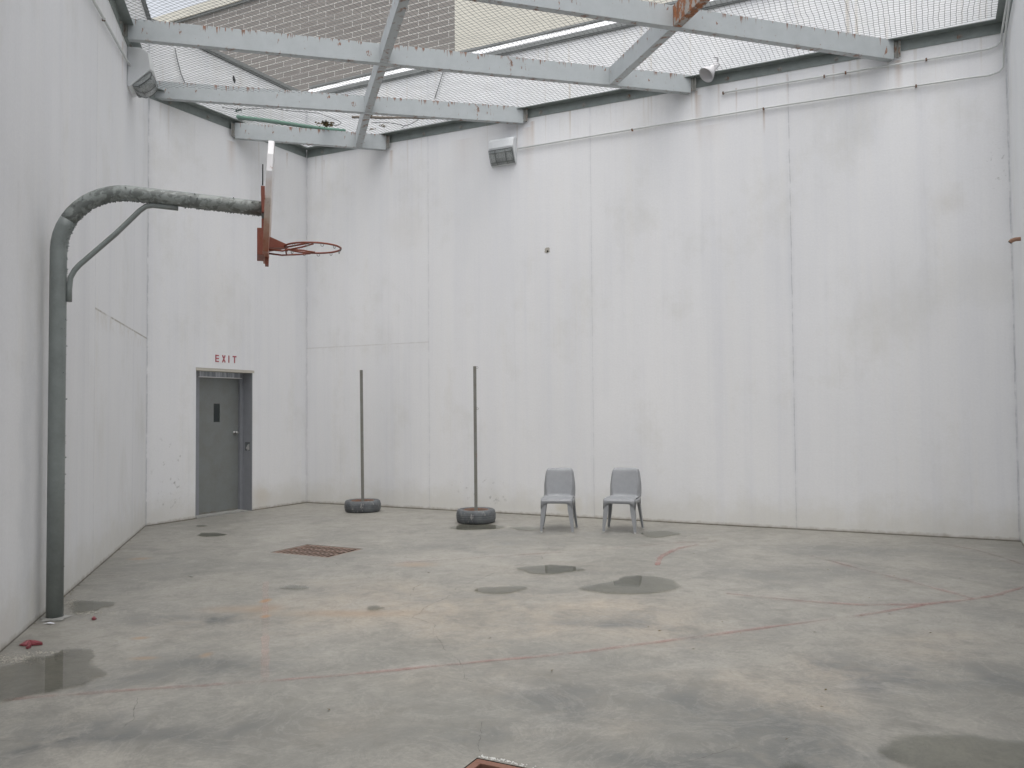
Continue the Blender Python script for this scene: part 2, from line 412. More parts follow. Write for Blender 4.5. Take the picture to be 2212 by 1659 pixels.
for l, w in [(CR1([(1330, 210), (1270, 290), (1090, 335), (900, 410), (740, 470), (710, 520), (550, 590), (480, 650)]), .006), (CR1([(180, 640), (340, 640), (480, 650), (600, 690), (610, 740), (655, 800), (660, 830), (730, 890), (790, 920), (805, 1020), (850, 1060)]), .006),
          (CR1([(905, 1300), (910, 1400), (890, 1490)]), .004), (CR1([(540, 440), (480, 475), (455, 530)]), .006), ([(855 / 2.88, 1109.4 + 1150 / 2.88), (284, 1533), (290, 1554), (265.6, 1576)], .004),
          ([(1454, 1654), (1562, 1627), (1600, 1614.6)], .004), ([(720, 1216), (740, 1226)], .006), ([(0, 1602), (40, 1600)], .004)]:
    fl_child('crack', ribbon(l, w * .6, .0065, jitter=(.035 if w > .004 else .02), sub=10), crack_m)

# ---- puddles
def water_mat(name, tint, rough=.02, fl=0.5):
    N = NT(name); t = N.t; t.nodes.remove(N.b)
    fr = t.nodes.new('ShaderNodeFresnel'); fr.inputs['IOR'].default_value = 1.36
    tr = t.nodes.new('ShaderNodeBsdfTransparent'); tr.inputs[0].default_value = (*tint, 1)
    gl = t.nodes.new('ShaderNodeBsdfGlossy'); gl.inputs['Roughness'].default_value = rough
    bp = t.nodes.new('ShaderNodeBump'); bp.inputs['Strength'].default_value = .05; bp.inputs['Distance'].default_value = .002
    t.links.new(N.noise(7, 3), bp.inputs['Height']); t.links.new(bp.outputs[0], gl.inputs['Normal'])
    at = t.nodes.new('ShaderNodeAttribute'); at.attribute_name = 'film'
    film = N.mapr(N.math('ADD', at.outputs['Fac'], N.mapr(N.noise(26, 5, .75), .3, .7, -.32, .32)), .30, .62, 0, 1)
    fz = N.math('MULTIPLY', fr.outputs[0], film)
    t.links.new(N.mix(film, (1, 1, 1), tint), tr.inputs[0])
    mx = t.nodes.new('ShaderNodeMixShader'); t.links.new(fz, mx.inputs[0]); t.links.new(tr.outputs[0], mx.inputs[1]); t.links.new(gl.outputs[0], mx.inputs[2])
    # little pits of aggregate stand out of the film
    t.links.new(mx.outputs[0], N.out.inputs[0]); return N.m
clear_water = water_mat('clear_water_film', (.80, .80, .775))
water = water_mat('water_film', (.70, .71, .67))
damp = water_mat('damp_film', (.80, .81, .78), .22)
def puddle(pts, label, mat=water, z=.009, wob=.05):
    P = [flo(*p) for p in pts]; c = sum(P, V(0, 0, 0)) / len(P); out = []; n = len(P)
    for i in range(n):
        a, b, c2, d = P[i - 1], P[i], P[(i + 1) % n], P[(i + 2) % n]
        for k in range(10):
            t = k / 10
            q = .5 * ((2 * b) + (c2 - a) * t + (2 * a - 5 * b + 4 * c2 - d) * t * t + (3 * b - a - 3 * c2 + d) * t ** 3)
            out.append(q)
    vs = [V(c.x, c.y, z)]; m = len(out)
    sz = sum((p - c).length for p in P) / n
    for p in out:
        s = 1 + wob * mnoise.noise(p * (2.2 / sz)) + wob * .9 * mnoise.noise(p * 9) + wob * .5 * mnoise.noise(p * 24)
        q = c + (p - c) * s; vs.append(V(q.x, q.y, z))
    inner = [c + (Vector(p) - c) * max(.2, 1 - .10 / max((Vector(p) - c).length, .02)) for p in vs[1:]]
    for p in inner: p.z = z
    outer_ = [c + (Vector(p) - c) * 1.04 for p in vs[1:]]
    for p in outer_: p.z = z
    vs = [vs[0]] + inner + outer_
    mb_ = MB(); mb_.add(vs, [(0, i + 1, (i + 1) % m + 1) for i in range(m)] + [(i + 1, m + i + 1, m + (i + 1) % m + 1, (i + 1) % m + 1) for i in range(m)])
    o = mb_.build('puddle', mat, recalc=False)
    at = o.data.attributes.new('film', 'FLOAT', 'POINT')
    for i, d_ in enumerate(at.data): d_.value = 0.0 if i > m else 1.0
    for p in o.data.polygons:
        if p.normal.z < 0: p.flip()
    tag(o, label, kind='structure'); return o
def ell(cx, cy, rx, ry, n=9, ph=0): return [(cx + rx * (1 + .18 * math.sin(3 * t + ph)) * math.cos(t), cy + ry * (1 + .15 * math.cos(2 * t + ph)) * math.sin(t)) for t in [2 * math.pi * i / n for i in range(n)]]
puddle([(-60, 1455), (20, 1436), (70, 1418), (104, 1415), (145, 1402), (195, 1400), (213, 1416), (214, 1440), (237, 1453), (218, 1466), (200, 1478), (150, 1490), (60, 1508), (-60, 1520)], 'large puddle mirroring the hoop pole', clear_water, wob=.07)
puddle(ell(455, 1156, 36, 5.5, ph=1), 'small oval puddle before the exit door')
puddle(ell(434, 1137.2, 17, 1.9, ph=2), 'tiny puddle by the exit door')
puddle(ell(635, 1270, 38, 6.5), 'thin puddle right of the near drain line', damp)
puddle([(142, 1318), (150, 1303), (180, 1297), (222, 1299), (262, 1300), (240, 1312), (205, 1322), (160, 1327)], 'puddle behind the pole foot', wob=.12)
puddle(ell(1027, 1139, 60, 8, ph=.6), 'puddle round the second tyre')
puddle(ell(1142, 1142.5, 44, 4.4, ph=3), 'thin puddle beside the left chair', damp)
puddle(ell(1423, 1155, 47, 7, ph=2.2), 'puddle beside the right chair')
puddle(ell(1184, 1231.6, 74, 10, ph=2.5), 'puddle mirroring the left chair', wob=.09)
puddle([(1014, 1279), (1032, 1270), (1062, 1268), (1090, 1266.5), (1142, 1268), (1136, 1275), (1110, 1282), (1075, 1286), (1035, 1284)], 'dark leaf shaped puddle', wob=.07)
puddle([(1248, 1273), (1275, 1264), (1318, 1256), (1350, 1246), (1398, 1243.5), (1455, 1252), (1470, 1262), (1462, 1275), (1420, 1283), (1360, 1286), (1290, 1282)], 'largest puddle in front of the chairs', wob=.05)
puddle(ell(808.7, 1315, 26, 7, ph=1), 'little rough puddle in the middle of the floor', wob=.12)
puddle(ell(412, 1246, 7, 3), 'spot of water near the left wall')
puddle([(1888, 1618), (1935, 1587), (2000, 1582), (2090, 1582), (2160, 1596), (2230, 1604), (2330, 1640), (2300, 1720), (2080, 1740), (1970, 1670), (1905, 1640)], 'damp patch at the near right of the floor', damp, wob=.04)
puddle([(1675, 1655), (1700, 1645), (1740, 1646), (1760, 1660), (1720, 1685), (1680, 1675)], 'small damp patch near the front', damp)

# ================================================================== WALLS
u925, _ = FB.uz(925, 500); u1278, _ = FB.uz(1278, 600); u1712, _ = FB.uz(1712, 700)
ul1, _ = FL.uz(207, 500); ul2, _ = FL.uz(290, 500)
HT = 7.30
def drips_for(F_, l): return [(F_.uz(x, y)[0], F_.uz(x, y)[1], L_, w, k) for x, y, L_, w, k in l]
back_m = wall_mat('painted_concrete_back', [(u925, .006, .55), (u1278, .006, .5), (u1712, .007, .75), (.012, .01, .6), (FB.L - .012, .01, .8)],
                  [(0, u925, 2.77, .22)],
                  drips_for(FB, [(1650, 238, .35, .02, .7), (1150, 262, .5, .05, .4), (1504, 196, .6, .035, .55), (1510, 205, .9, .05, .25), (1000, 300, .7, .25, .12), (1535, 270, .4, .3, .10), (1140, 275, .9, .12, .25), (1940, 130, .5, .06, .5), (845, 325, .5, .05, .4), (1552, 168, .7, .02, .35), (1700, 160, .5, .02, .3), (1590, 190, .5, .016, .45), (1800, 140, .4, .02, .3), (700, 345, .3, .02, .3)]),
                  [(FB.uz(1040, 1070)[0], .32, .7, .30, .9, 13), (FB.uz(2170, 420)[0], 4.6, .25, .5, .8, 16)],
                  stains=[(FB.uz(1870, 260)[0], 5.2, .25, .35, .14, (.55, .57, .62)), (FB.uz(2060, 480)[0], 4.2, .3, .25, .22, (.55, .52, .46)), (FB.uz(2130, 620)[0], 3.2, .7, .5, .22, (.58, .57, .52)), (FB.uz(880, 480)[0], 4.7, .7, .5, .2, (.57, .55, .50)), (FB.uz(1950, 700)[0], 2.9, .9, .9, .2, (.56, .56, .55)), (FB.uz(1225, 1105)[0], .15, .3, .2, .45, (.55, .50, .38))])
door_m = wall_mat('painted_concrete_door', [(.012, .012, .9), (FD.L - .012, .008, .5)], [],
                  drips_for(FD, [(500, 305, .6, .12, .35), (620, 330, .3, .03, .4)]),
                  [(.42, .75, .42, .75, .85, 9), (.42, .4, .3, .5, .6, 18), (2.35, 1.6, .10, .09, .8, 12), (.62, 1.85, .10, .08, .9, 12)],
                  stains=[(2.25, .2, .25, .35, .4, (.58, .52, .42)), (1.4, 3.4, .9, .9, .15, (.6, .58, .52))])
left_m = wall_mat('painted_concrete_left', [(ul1, .006, .55), (ul2, .006, .45), (FL.L - .012, .01, .7)], [(ul1, FL.L, 2.70, .8)],
                  drips_for(FL, [(265, 90, .6, .08, .4), (322, 215, .6, .06, .3)]), base=(.82, .825, .84),
                  stains=[(ul1 - 1.5, 1.2, .5, 2.6, .3, (.52, .54, .57)), (ul1 - .5, 3.0, .5, 2.0, .2, (.56, .57, .6)), (FL.uz(60, 800)[0], 1.2, .25, 2.5, .3, (.52, .54, .57))])
right_m = wall_mat('painted_concrete_right', [(.012, .01, .8)], [], [], base=(.79, .805, .81))
dd = V(0, 0, 0)
u0 = FD.uz(422, 1121)[0]; u1 = FD.uz(545, 1101)[0]; DT = 2.32
T = .28
def mkwall(name, F_, mat, boxes, label):
    m = MB()
    for b in boxes: m.box(*b)
    return tag(m.build(name, mat, M=F_.M), label, 'wall', 'white painted concrete walls round the yard')
wb = mkwall('concrete_wall', FB, back_m, [((-.2, 0, -.3), (FB.L + .2, T, HT))], 'longest white painted concrete wall, behind the two chairs')
wl_ = mkwall('concrete_wall', FL, left_m, [((0, 0, -.3), (FL.L, T, HT - .003))], 'white concrete wall on the left, behind the bent hoop pole')
wr = mkwall('concrete_wall', FR, right_m, [((0, 0, -.3), (FR.L, T, HT - .005))], 'narrow sliver of white wall at the right edge, with an orange pipe stub')
wd = mkwall('concrete_wall', FD, door_m, [((0, 0, -.3), (u0, T, HT - .002)), ((u1, 0, -.3), (FD.L, T, HT - .002)), ((u0, 0, DT), (u1, T, HT - .002))], 'short white wall holding the grey exit door')

# bolt hole on the back wall (chipped plug)
N = NT('chipped_concrete'); chip_m = N.set(N.mix(N.noise(60), (.30, .27, .22), (.55, .53, .48)), .9)
dark = NT('dark_void').set((.012, .012, .012), .9)
hu, hz = FB.uz(1182, 541)
vs = [(hu, -.002, hz)]; n = 14
for i in range(n):
    a = 2 * math.pi * i / n; r = .048 * random.uniform(.75, 1.15); vs.append((hu + r * math.cos(a), -.004, hz + r * math.sin(a)))
m = MB(); m.add(vs, [(0, i + 1, (i + 1) % n + 1) for i in range(n)]); o = m.build('chipped_patch', chip_m, wb)
m = MB(); m.tube([(hu + .01, -.006, hz - .015), (hu + .01, -.011, hz - .015)], .015, 12); m.build('bolt_hole', dark, wb)

# EXIT lettering painted on the wall over the door
red_paint = paint_mat('red_sign_paint', (.40, .09, .11), .6, dirt=.2)
ul, zl = FD.uz(465, 784); ur, zr = FD.uz(508, 784); zt = FD.uz(486, 767.5)[1]; zb = FD.uz(486, 783)[1]
LH = zt - zb; LW = (ur - ul - 3 * .055) / 3.15; st = .021
def letters():
    out = []; x = ul
    def bar(m, p, q, w):
        p = V(p[0], 0, p[1]); q = V(q[0], 0, q[1]); t = (q - p).normalized(); s = V(-t.z, 0, t.x) * w / 2
        ps = [p - s, q - s, q + s, p + s]; m.prism([(v.x, v.z) for v in ps], -.004, .003)
    w = LW
    m = MB(); m.box((x, -.004, zb), (x + st, .003, zt))
    for z in (zb, (zb + zt) / 2 - st / 2, zt - st): m.box((x + st, -.004, z), (x + w * .92, .003, z + st * .9))
    out.append(m); x += w + .055
    m = MB(); bar(m, (x + .012, zb), (x + w - .012, zt), st); 
    p = V(x + .012, 0, zt); q = V(x + w - .012, 0, zb); c = (p + q) / 2; d = (q - p).normalized() * .013
    bar(m, (p.x, p.z), (c.x - d.x, c.z - d.z), st); bar(m, (c.x + d.x, c.z + d.z), (q.x, q.z), st)
    out.append(m); x += w + .055
    m = MB(); m.box((x, -.004, zb), (x + st, .003, zt)); out.append(m); x += st + .07
    m = MB(); m.box((x + w / 2 - st / 2, -.004, zb), (x + w / 2 + st / 2, .003, zt - st)); m.box((x, -.004, zt - st), (x + w, .003, zt)); out.append(m)
    return out
for m in letters(): tag(m.build('painted_letter', red_paint, wd), 'red letter of the word EXIT')

# coping on top of the walls
gutter_m = paint_mat('grey_coping_metal', (.20, .21, .205), .5, dirt=.25)
white_m = paint_mat('white_flashing', (.85, .85, .86), .4, dirt=.05)
def coping(F_, a, b, label, white=True, dz=0.0):
    t = thing('wall_coping', label, 'coping', F_.M, 'metal copings along the wall tops')
    m = MB(); m.box((a, -.035, HT + dz), (b, T + .03, HT + .085 + dz)); m.box((a, -.05, HT + .018 + dz), (b, -.035, HT + .03 + dz)); m.build('gutter', gutter_m, t)
    if white:
        m = MB(); m.add([(a, -.03, HT + .10 + dz), (b, -.03, HT + .10 + dz), (b, .10, HT + .24 + dz), (a, .10, HT + .24 + dz), (a, -.02, HT + .087 + dz), (b, -.02, HT + .087 + dz), (b, .12, HT + .087 + dz), (a, .12, HT + .087 + dz)],
                        [(0, 1, 2, 3), (4, 5, 1, 0), (7, 6, 5, 4), (3, 2, 6, 7), (0, 3, 7, 4), (1, 5, 6, 2)]); m.build('flashing', white_m, t)
        m = MB(); m.box((a, .07, HT + .242 + dz), (b, .14, HT + .275 + dz)); m.build('cap_strip', gutter_m, t)
coping(FB, 0, FB.L, 'grey and white metal coping along the top of the back wall, below the brick building')
coping(FD, -.02, FD.L - .002, 'plain grey metal coping on the short wall over the exit door', False, .006)
coping(FL, 0, FL.L - .03, 'grey metal coping on top of the left wall', False, .003)

# ================================================================== STEEL FRAME
steel_m = paint_mat('pale_grey_steel_paint', (.43, .46, .468), .45, rust=.85, rust_top=.25, dirt=.12, spots=.635)
steel2_m = paint_mat('green_grey_steel_paint', (.22, .25, .24), .5, rust=.6, dirt=.25, spots=.70)
eaten_m = paint_mat('rust_eaten_steel', (.38, .36, .33), .7, rust=.95, rust_top=.25, dirt=.3, spots=.47, rust_col=(.40, .14, .045))
rusty_m = paint_mat('rusty_steel', (.27, .27, .25), .7, rust=.7, dirt=.3, spots=.56)
ZL = 6.22
def ledger(F_, a, b, label, za=ZL, zb_=ZL):
    L_ = b - a; sl_ = (zb_ - za) / L_
    R_ = F_.M @ Matrix.Translation((a, 0, za)) @ Matrix.Rotation(-math.atan(sl_), 4, 'Y')
    t = thing('steel_angle', label, 'steel angle', R_, 'steel angles bolted along the wall tops')
    m = MB(); m.box((0, -.010, 0), (L_, -.001, .135)); m.box((0, -.12, .1355), (L_, -.001, .145)); m.build('angle_profile', steel2_m, t)
    u = .35
    while u < L_ - .15:
        m = MB(); m.tube([(u, -.009, .05), (u, -.017, .05)], .032, 10); m.tube([(u, -.017, .05), (u, -.034, .05)], .017, 6, smooth=False); m.build('bolt', rusty_m, t)
        u += .72
ledger(FB, .02, FB.L - .02, 'grey steel angle bolted along the top of the longest wall', 6.235, 6.185)
ledger(FD, .02, FD.L - .02, 'grey steel angle bolted on the short wall above the exit door', 6.215, 6.235)
ledger(FL, 3.0, FL.L - .02, 'grey steel angle bolted along the top of the left wall', 6.13, 6.215)
ledger(FR, .02, 8.0, 'grey steel angle at the top of the right wall', 6.185, 6.17)

BH = .255
def beam(P, Q, label, name='steel_beam', cat='steel beam', group='main steel beams holding the netting', flange=.085, side=1, h=BH, ends=(1, 1), mat=None):
    d = Q - P; L_ = d.length; x = d.normalized(); y = V(0, 0, 1).cross(x).normalized(); z = x.cross(y)
    M = Matrix(((x.x, y.x, z.x, P.x), (x.y, y.y, z.y, P.y), (x.z, y.z, z.z, P.z), (0, 0, 0, 1)))
    t = thing(name, label, cat, M, group)
    m = MB(); s = side
    m.box((0, 0, 0), (L_, .010 * s, h)); m.box((0, .010 * s, 0), (L_, flange * s, .010)); m.box((0, .010 * s, h - .010), (L_, flange * s, h))
    m.box((0, flange * s, 0), (L_, (flange + .008) * s, .022))
    m.build('channel', mat or steel_m, t, bevel=.002)
    for e, xx in zip(ends, (0, L_)):
        if e:
            sg = -1 if xx == 0 else 1
            m = MB(); m.box((xx + sg * .002, -.012, .025), (xx + sg * .05, -.002, h - .02)); m.box((xx + sg * .042, -.06, .02), (xx + sg * .052, -.012, h - .02))
            m.build('end_bracket', rusty_m, t)
            for zz in (.08, .18):
                m = MB(); m.tube([(xx + sg * .034, -.045, zz), (xx + sg * .042, -.045, zz)], .016, 8); m.build('bolt', rusty_m, t)
    return t
def wallpt(F_, px, py, inset=.055):
    h = hit(F_.A, F_.B, px, py); return h - F_.y * inset
b1 = (wallpt(FD, 502, 299), wallpt(FB, 838, 325)); 
b2 = (wallpt(FL, 322, 210), wallpt(FB, 1134, 268))
b3 = (wallpt(FL, 265, 82), wallpt(FB, 1495, 203))
b4r = wallpt(FB, 1932, 132); q = flo(1061, 0, 6.10); q2 = flo(1443, 52, 6.10)
dir4 = (b4r - q); dir4.z = 0; dir4.normalize()
# run beam four back to the left wall
tt = (FL.A - b4r).dot(FL.y) / dir4.dot(FL.y); b4l = b4r + dir4 * tt; b4l -= FL.y * .055; b4l.z = 6.12
b4 = (b4l, b4r)
beam(*b1, label='shortest steel beam, spanning the far corner above the backboard')
beam(*b2, label='rust streaked steel beam, second from the far corner')
beam(*b3, label='long rust streaked steel beam starting above the left wall lamp')
beam(*b4, label='long steel beam nearest the camera, with heavy rust at its joint')
def on_beam(b, A, Bp):   # plan intersection of line A-B with beam b
    d = Bp - A; n = V(-d.y, d.x, 0); k = (A - b[0]).dot(n) / (b[1] - b[0]).dot(n); return b[0].lerp(b[1], k)
def cross(P0, P1, beams, tail, labels):
    P0 = P0.copy(); P1 = P1.copy(); d = (P1 - P0); d.z = 0; d.normalize()
    pts = [on_beam(b, P0, P1) for b in beams]
    if tail: pts.append(pts[-1] + d * tail)
    for i, (a, b) in enumerate(zip(pts[:-1], pts[1:])):
        dn = (b - a).normalized(); a2 = a + dn * (.004); b2_ = b - dn * (.10 if i < len(beams) - 1 else 0)
        beam(b2_ + V(0, 0, .004), a2 + V(0, 0, .004), labels[i], 'cross_beam', 'cross beam', 'short cross beams between the main beams', flange=.10, side=-1, h=BH - .012, ends=(0, 0), mat=eaten_m if labels[i].startswith('rustiest') else None)
cross(flo(768, 318, 6.10), flo(822, 132, 6.14), [b1, b2, b3, b4], 0, ['farthest short cross beam, ending above the backboard corner', 'middle left cross beam, between the second and third main beams', 'long left cross beam running up out of the picture over the brick wall'])
cross(flo(1325, 176, 6.13), flo(1500, 12, 6.10), [b3, b4], 2.2, ['right hand cross beam between the third and nearest main beams', 'rustiest cross beam, orange where it crosses the nearest beam'])

# ---- chain link netting: every wire is a zigzag tube
wire_m = paint_mat('galvanised_wire', (.13, .14, .14), .55, dirt=.2)
poly = [(p.x, p.y) for p in (LC, BC, RC, RN, LN)]
def inside(x, y):
    c = False; n = len(poly)
    for i in range(n):
        x1, y1 = poly[i]; x2, y2 = poly[(i + 1) % n]
        if (y1 > y) != (y2 > y) and x < (x2 - x1) * (y - y1) / (y2 - y1) + x1: c = not c
    return c
def netting():
    s = .062; a1 = math.radians(62.5); a2 = math.radians(-27.5)
    e1 = np.array([math.cos(a1), math.sin(a1)]) * s; e2 = np.array([math.cos(a2), math.sin(a2)]) * s
    adv = e1 + e2; per = e1 - e2
    vs = []; fs = []; O = np.array([-6.0, -1.0]); nr = .0020
    def zz(x, y):
        w = mnoise.noise(V(x * .9, y * .9, 0)); w2 = mnoise.noise(V(x * 3.1, y * 3.1, 4))
        edge = max(0.0, min(1, ((x - BC.x) * (-FB.y.x) + (y - BC.y) * (-FB.y.y)) / .8))
        ed2 = max(0.0, min(1, ((x - LC.x) * (-FL.y.x) + (y - LC.y) * (-FL.y.y)) / .6))
        bulge = (1 - edge) * .0
        return 6.385 + .035 * edge * ed2 + .03 * w * edge * ed2 + .012 * w2 * edge * ed2
    k1 = 1 / np.dot(adv, adv); k2 = 1 / np.dot(per, per)
    corners = np.array(poly); ii = [np.dot(c - O, adv) * k1 for c in corners]; jj = [np.dot(c - O, per) * k2 for c in corners]
    for j in range(2 * int(min(jj)) - 2, 2 * int(max(jj)) + 4):
        run = []
        def flush(run):
            if len(run) < 2: return
            b = len(vs)
            for n_, (x, y, z) in enumerate(run):
                # three-sided tube, axis in plan: use fixed offsets
                vs.append((x, y, z + nr * 1.3)); vs.append((x + nr * .9, y - nr * .9, z - nr * .7)); vs.append((x - nr * .9, y + nr * .9, z - nr * .7))
            for n_ in range(len(run) - 1):
                p = b + 3 * n_
                for k in range(3):
                    l = (k + 1) % 3; fs.append((p + k, p + l, p + 3 + l, p + 3 + k))
        for i2 in range(int(min(ii)) * 2 - 4, int(max(ii)) * 2 + 5):
            base = O + adv * (i2 // 2) + e1 * ((j + 1) // 2) - e2 * (j // 2) + (e1 if i2 % 2 else 0)
            x, y = base
            # local distortion of the mesh
            dx = .03 * mnoise.noise(V(x * .8, y * .8, 9)) + .010 * mnoise.noise(V(x * 6, y * 6, 2)); dy = .05 * mnoise.noise(V(x * .7, y * .7, 5)) + .010 * mnoise.noise(V(x * 6, y * 6, 7))
            x += dx; y += dy
            if inside(x, y) and y > 5.0: run.append((x, y, zz(x, y) + (.0025 if i2 % 2 else -.0025)))
            else: flush(run); run = []
        flush(run)
    me = bpy.data.meshes.new('wire_netting'); me.from_pydata(vs, [], fs); me.materials.append(wire_m)
    o = bpy.data.objects.new('wire_netting', me); SC.collection.objects.link(o)
    tag(o, 'sagging chain link netting stretched over the steel beams as a roof', 'netting')
    return zz
zz = netting()

# ================================================================== BUILDING BEHIND
OFF = 6.0
A2 = BC + FB.y * OFF - FB.x * 12; B2 = RC + FB.y * OFF + FB.x * 6; F2 = Fr(A2, B2)
ub, _ = F2.uz(983, 60); bt = F2.uz(470, 20)[1]
N = NT('grey_brown_blockwork')
br = N.t.nodes.new('ShaderNodeTexBrick'); mp = N.t.nodes.new('ShaderNodeMapping'); N.t.links.new(N.oc, mp.inputs[0])
cmb = N.t.nodes.new('ShaderNodeCombineXYZ'); N.t.links.new(N.X, cmb.inputs[0]); N.t.links.new(N.Z, cmb.inputs[1]); N.t.links.new(cmb.outputs[0], br.inputs['Vector'])
br.inputs['Scale'].default_value = 1.0; br.inputs['Brick Width'].default_value = .60; br.inputs['Row Height'].default_value = .155; br.inputs['Mortar Size'].default_value = .011
br.inputs['Mortar Smooth'].default_value = .2; br.inputs['Bias'].default_value = -.2
br.inputs['Color1'].default_value = (.205, .185, .172, 1); br.inputs['Color2'].default_value = (.245, .225, .208, 1); br.inputs['Mortar'].default_value = (.55, .54, .51, 1)
c = N.mix(N.mapr(N.noise(3, 5), .35, .7, 0, .35), br.outputs[0], (.26, .25, .235)); N.bump(br.outputs['Fac'], .3, -.01)
brick_m = N.set(c, .85)
cream_m = paint_mat('cream_render', (.62, .60, .53), .8, dirt=.06)
bb = thing('brick_building', 'grey brown brick building with a cream section rising behind the yard', 'building', F2.M)
m = MB(); m.box((-2, 0, 0), (ub, .5, bt)); m.build('brick_wall', brick_m, bb)
m = MB(); m.box((ub + .003, -.02, 0), (F2.L + 4, .5, bt + 4)); m.build('cream_wall', cream_m, bb)
m = MB(); m.box((-2.1, -.10, bt), (ub - .002, .5, bt + .28)); m.build('parapet', cream_m, bb)
m = MB(); m.box((-2.1, -.06, bt - .07), (ub - .002, -.002, bt - .003)); m.build('drip_edge', gutter_m, bb)

# ================================================================== DOOR
post_m = paint_mat('grey_square_post', (.19, .195, .185), .5, rust=.4, dirt=.5, dirt_col=(.15, .13, .095), spots=.62)
dg_m = paint_mat('grey_door_paint', (.195, .210, .205), .42, rust=.0, dirt=.28, dirt_col=(.155, .148, .132))
fr_m = paint_mat('grey_frame_paint', (.255, .265, .285), .45, dirt=.15)
N = NT('streaked_header_paint'); hc = N.mix(N.mapr(N.noise(1, 3, .6, (26, 1, 1.5)), .42, .62), (.30, .33, .38), (.62, .65, .70)); head_m = N.set(hc, .4)
beige_m = paint_mat('beige_lintel', (.50, .47, .41), .8, dirt=.12)
DM = FD.M @ Matrix.Translation((u0, 0, 0)); DW = u1 - u0; RD = .195
dt = thing('exit_door', 'grey steel exit door with a slim dark window and round knob', 'door', DM)
m = MB(); m.box((.001, RD, 0), (.240, RD + .08, DT)); m.box((DW - .08, RD, 0), (DW - .001, RD + .08, DT)); m.build('door_frame', fr_m, dt)
m = MB(); m.box((.241, RD, 2.19), (DW - .081, RD + .08, DT - .002)); tag(m.build('header', head_m, dt), 'pale streaked frame header')
m = MB(); m.box((.22, RD - .018, 2.182), (DW - .06, RD - .002, 2.196)); m.build('drip_rail', white_m, dt)
m = MB(); m.box((-.004, -.006, DT - .045), (DW + .03, RD - .003, DT - .003)); m.build('lintel', beige_m, dt)
m = MB(); m.box((DW - .012, .004, 0), (DW - .0015, RD - .003, DT - .046)); m.build('side_lining', fr_m, dt)
lf0, lf1 = .244, DW - .084
wx0 = lf0 + (lf1 - lf0) * .385; wx1 = lf0 + (lf1 - lf0) * .535; wz0, wz1 = 1.47, 1.77
lyy = (RD + .045, RD + .075)
m = MB(); m.box((lf0, lyy[0], .035), (wx0, lyy[1], 2.185)); m.box((wx1, lyy[0], .035), (lf1, lyy[1], 2.185)); m.box((wx0, lyy[0], .035), (wx1, lyy[1], wz0)); m.box((wx0, lyy[0], wz1), (wx1, lyy[1], 2.185))
leaf = m.build('door_leaf', dg_m, dt)
N = NT('dark_glass'); gl_m = N.set((.012, .02, .02), .08, spec=.5)
m = MB(); m.box((wx0 + .001, RD + .058, wz0 + .001), (wx1 - .001, RD + .064, wz1 - .001)); m.build('window_pane', gl_m, leaf)
chrome = NT('brushed_chrome').set((.42, .42, .41), .38, 1.0)
m = MB(); KM = Matrix.Translation((lf1 - .075, RD + .045, 1.29)) @ Matrix.Rotation(math.radians(90), 4, 'X'); m.lathe([(0.0, .0), (.034, .0), (.034, .006), (.012, .008), (.012, .03), (.027, .042), (.031, .055), (.024, .067), (0.0, .071)], 20, KM); m.build('door_knob', chrome, leaf)
m = MB(); m.box((.03, .0, .0), (DW - .10, RD + .05, .022)); m.build('threshold', paint_mat('worn_threshold', (.34, .34, .32), .6, dirt=.4), dt)
m = MB(); m.box((.25, RD + .03, .022), (DW - .10, RD + .043, .05)); m.build('weather_strip', post_m, dt)
# strike pocket in the side lining
m = MB(); pz = 1.06; m.box((DW - .014, .045, pz - .07), (DW - .0121, .15, pz + .07)); m.build('strike_pocket', paint_mat('torn_pocket', (.11, .12, .13), .6, dirt=.5), dt)
m = MB(); m.add([(DW - .016, .05, pz - .06), (DW - .016, .10, pz - .07), (DW - .028, .12, pz - .03), (DW - .018, .09, pz + .03), (DW - .016, .055, pz + .045)], [(0, 1, 2), (0, 2, 3), (0, 3, 4)]); m.build('torn_plate', paint_mat('torn_metal', (.4, .4, .39), .5), dt)

# ================================================================== BASKETBALL HOOP
pole_m = paint_mat('grey_green_pole_paint', (.215, .24, .232), .45, dirt=.25, wear=.0)
arm_m = paint_mat('peeling_arm_paint', (.26, .285, .27), .5, dirt=.25, wear=.75, bump=.5)
PB = flo(118, 1336); TH = math.radians(17)
ad = V(math.cos(TH), math.sin(TH), 0)
hoop = thing('basketball_hoop', 'gooseneck basketball hoop on a bent grey pole beside the left wall', 'basketball hoop', place(PB, TH))
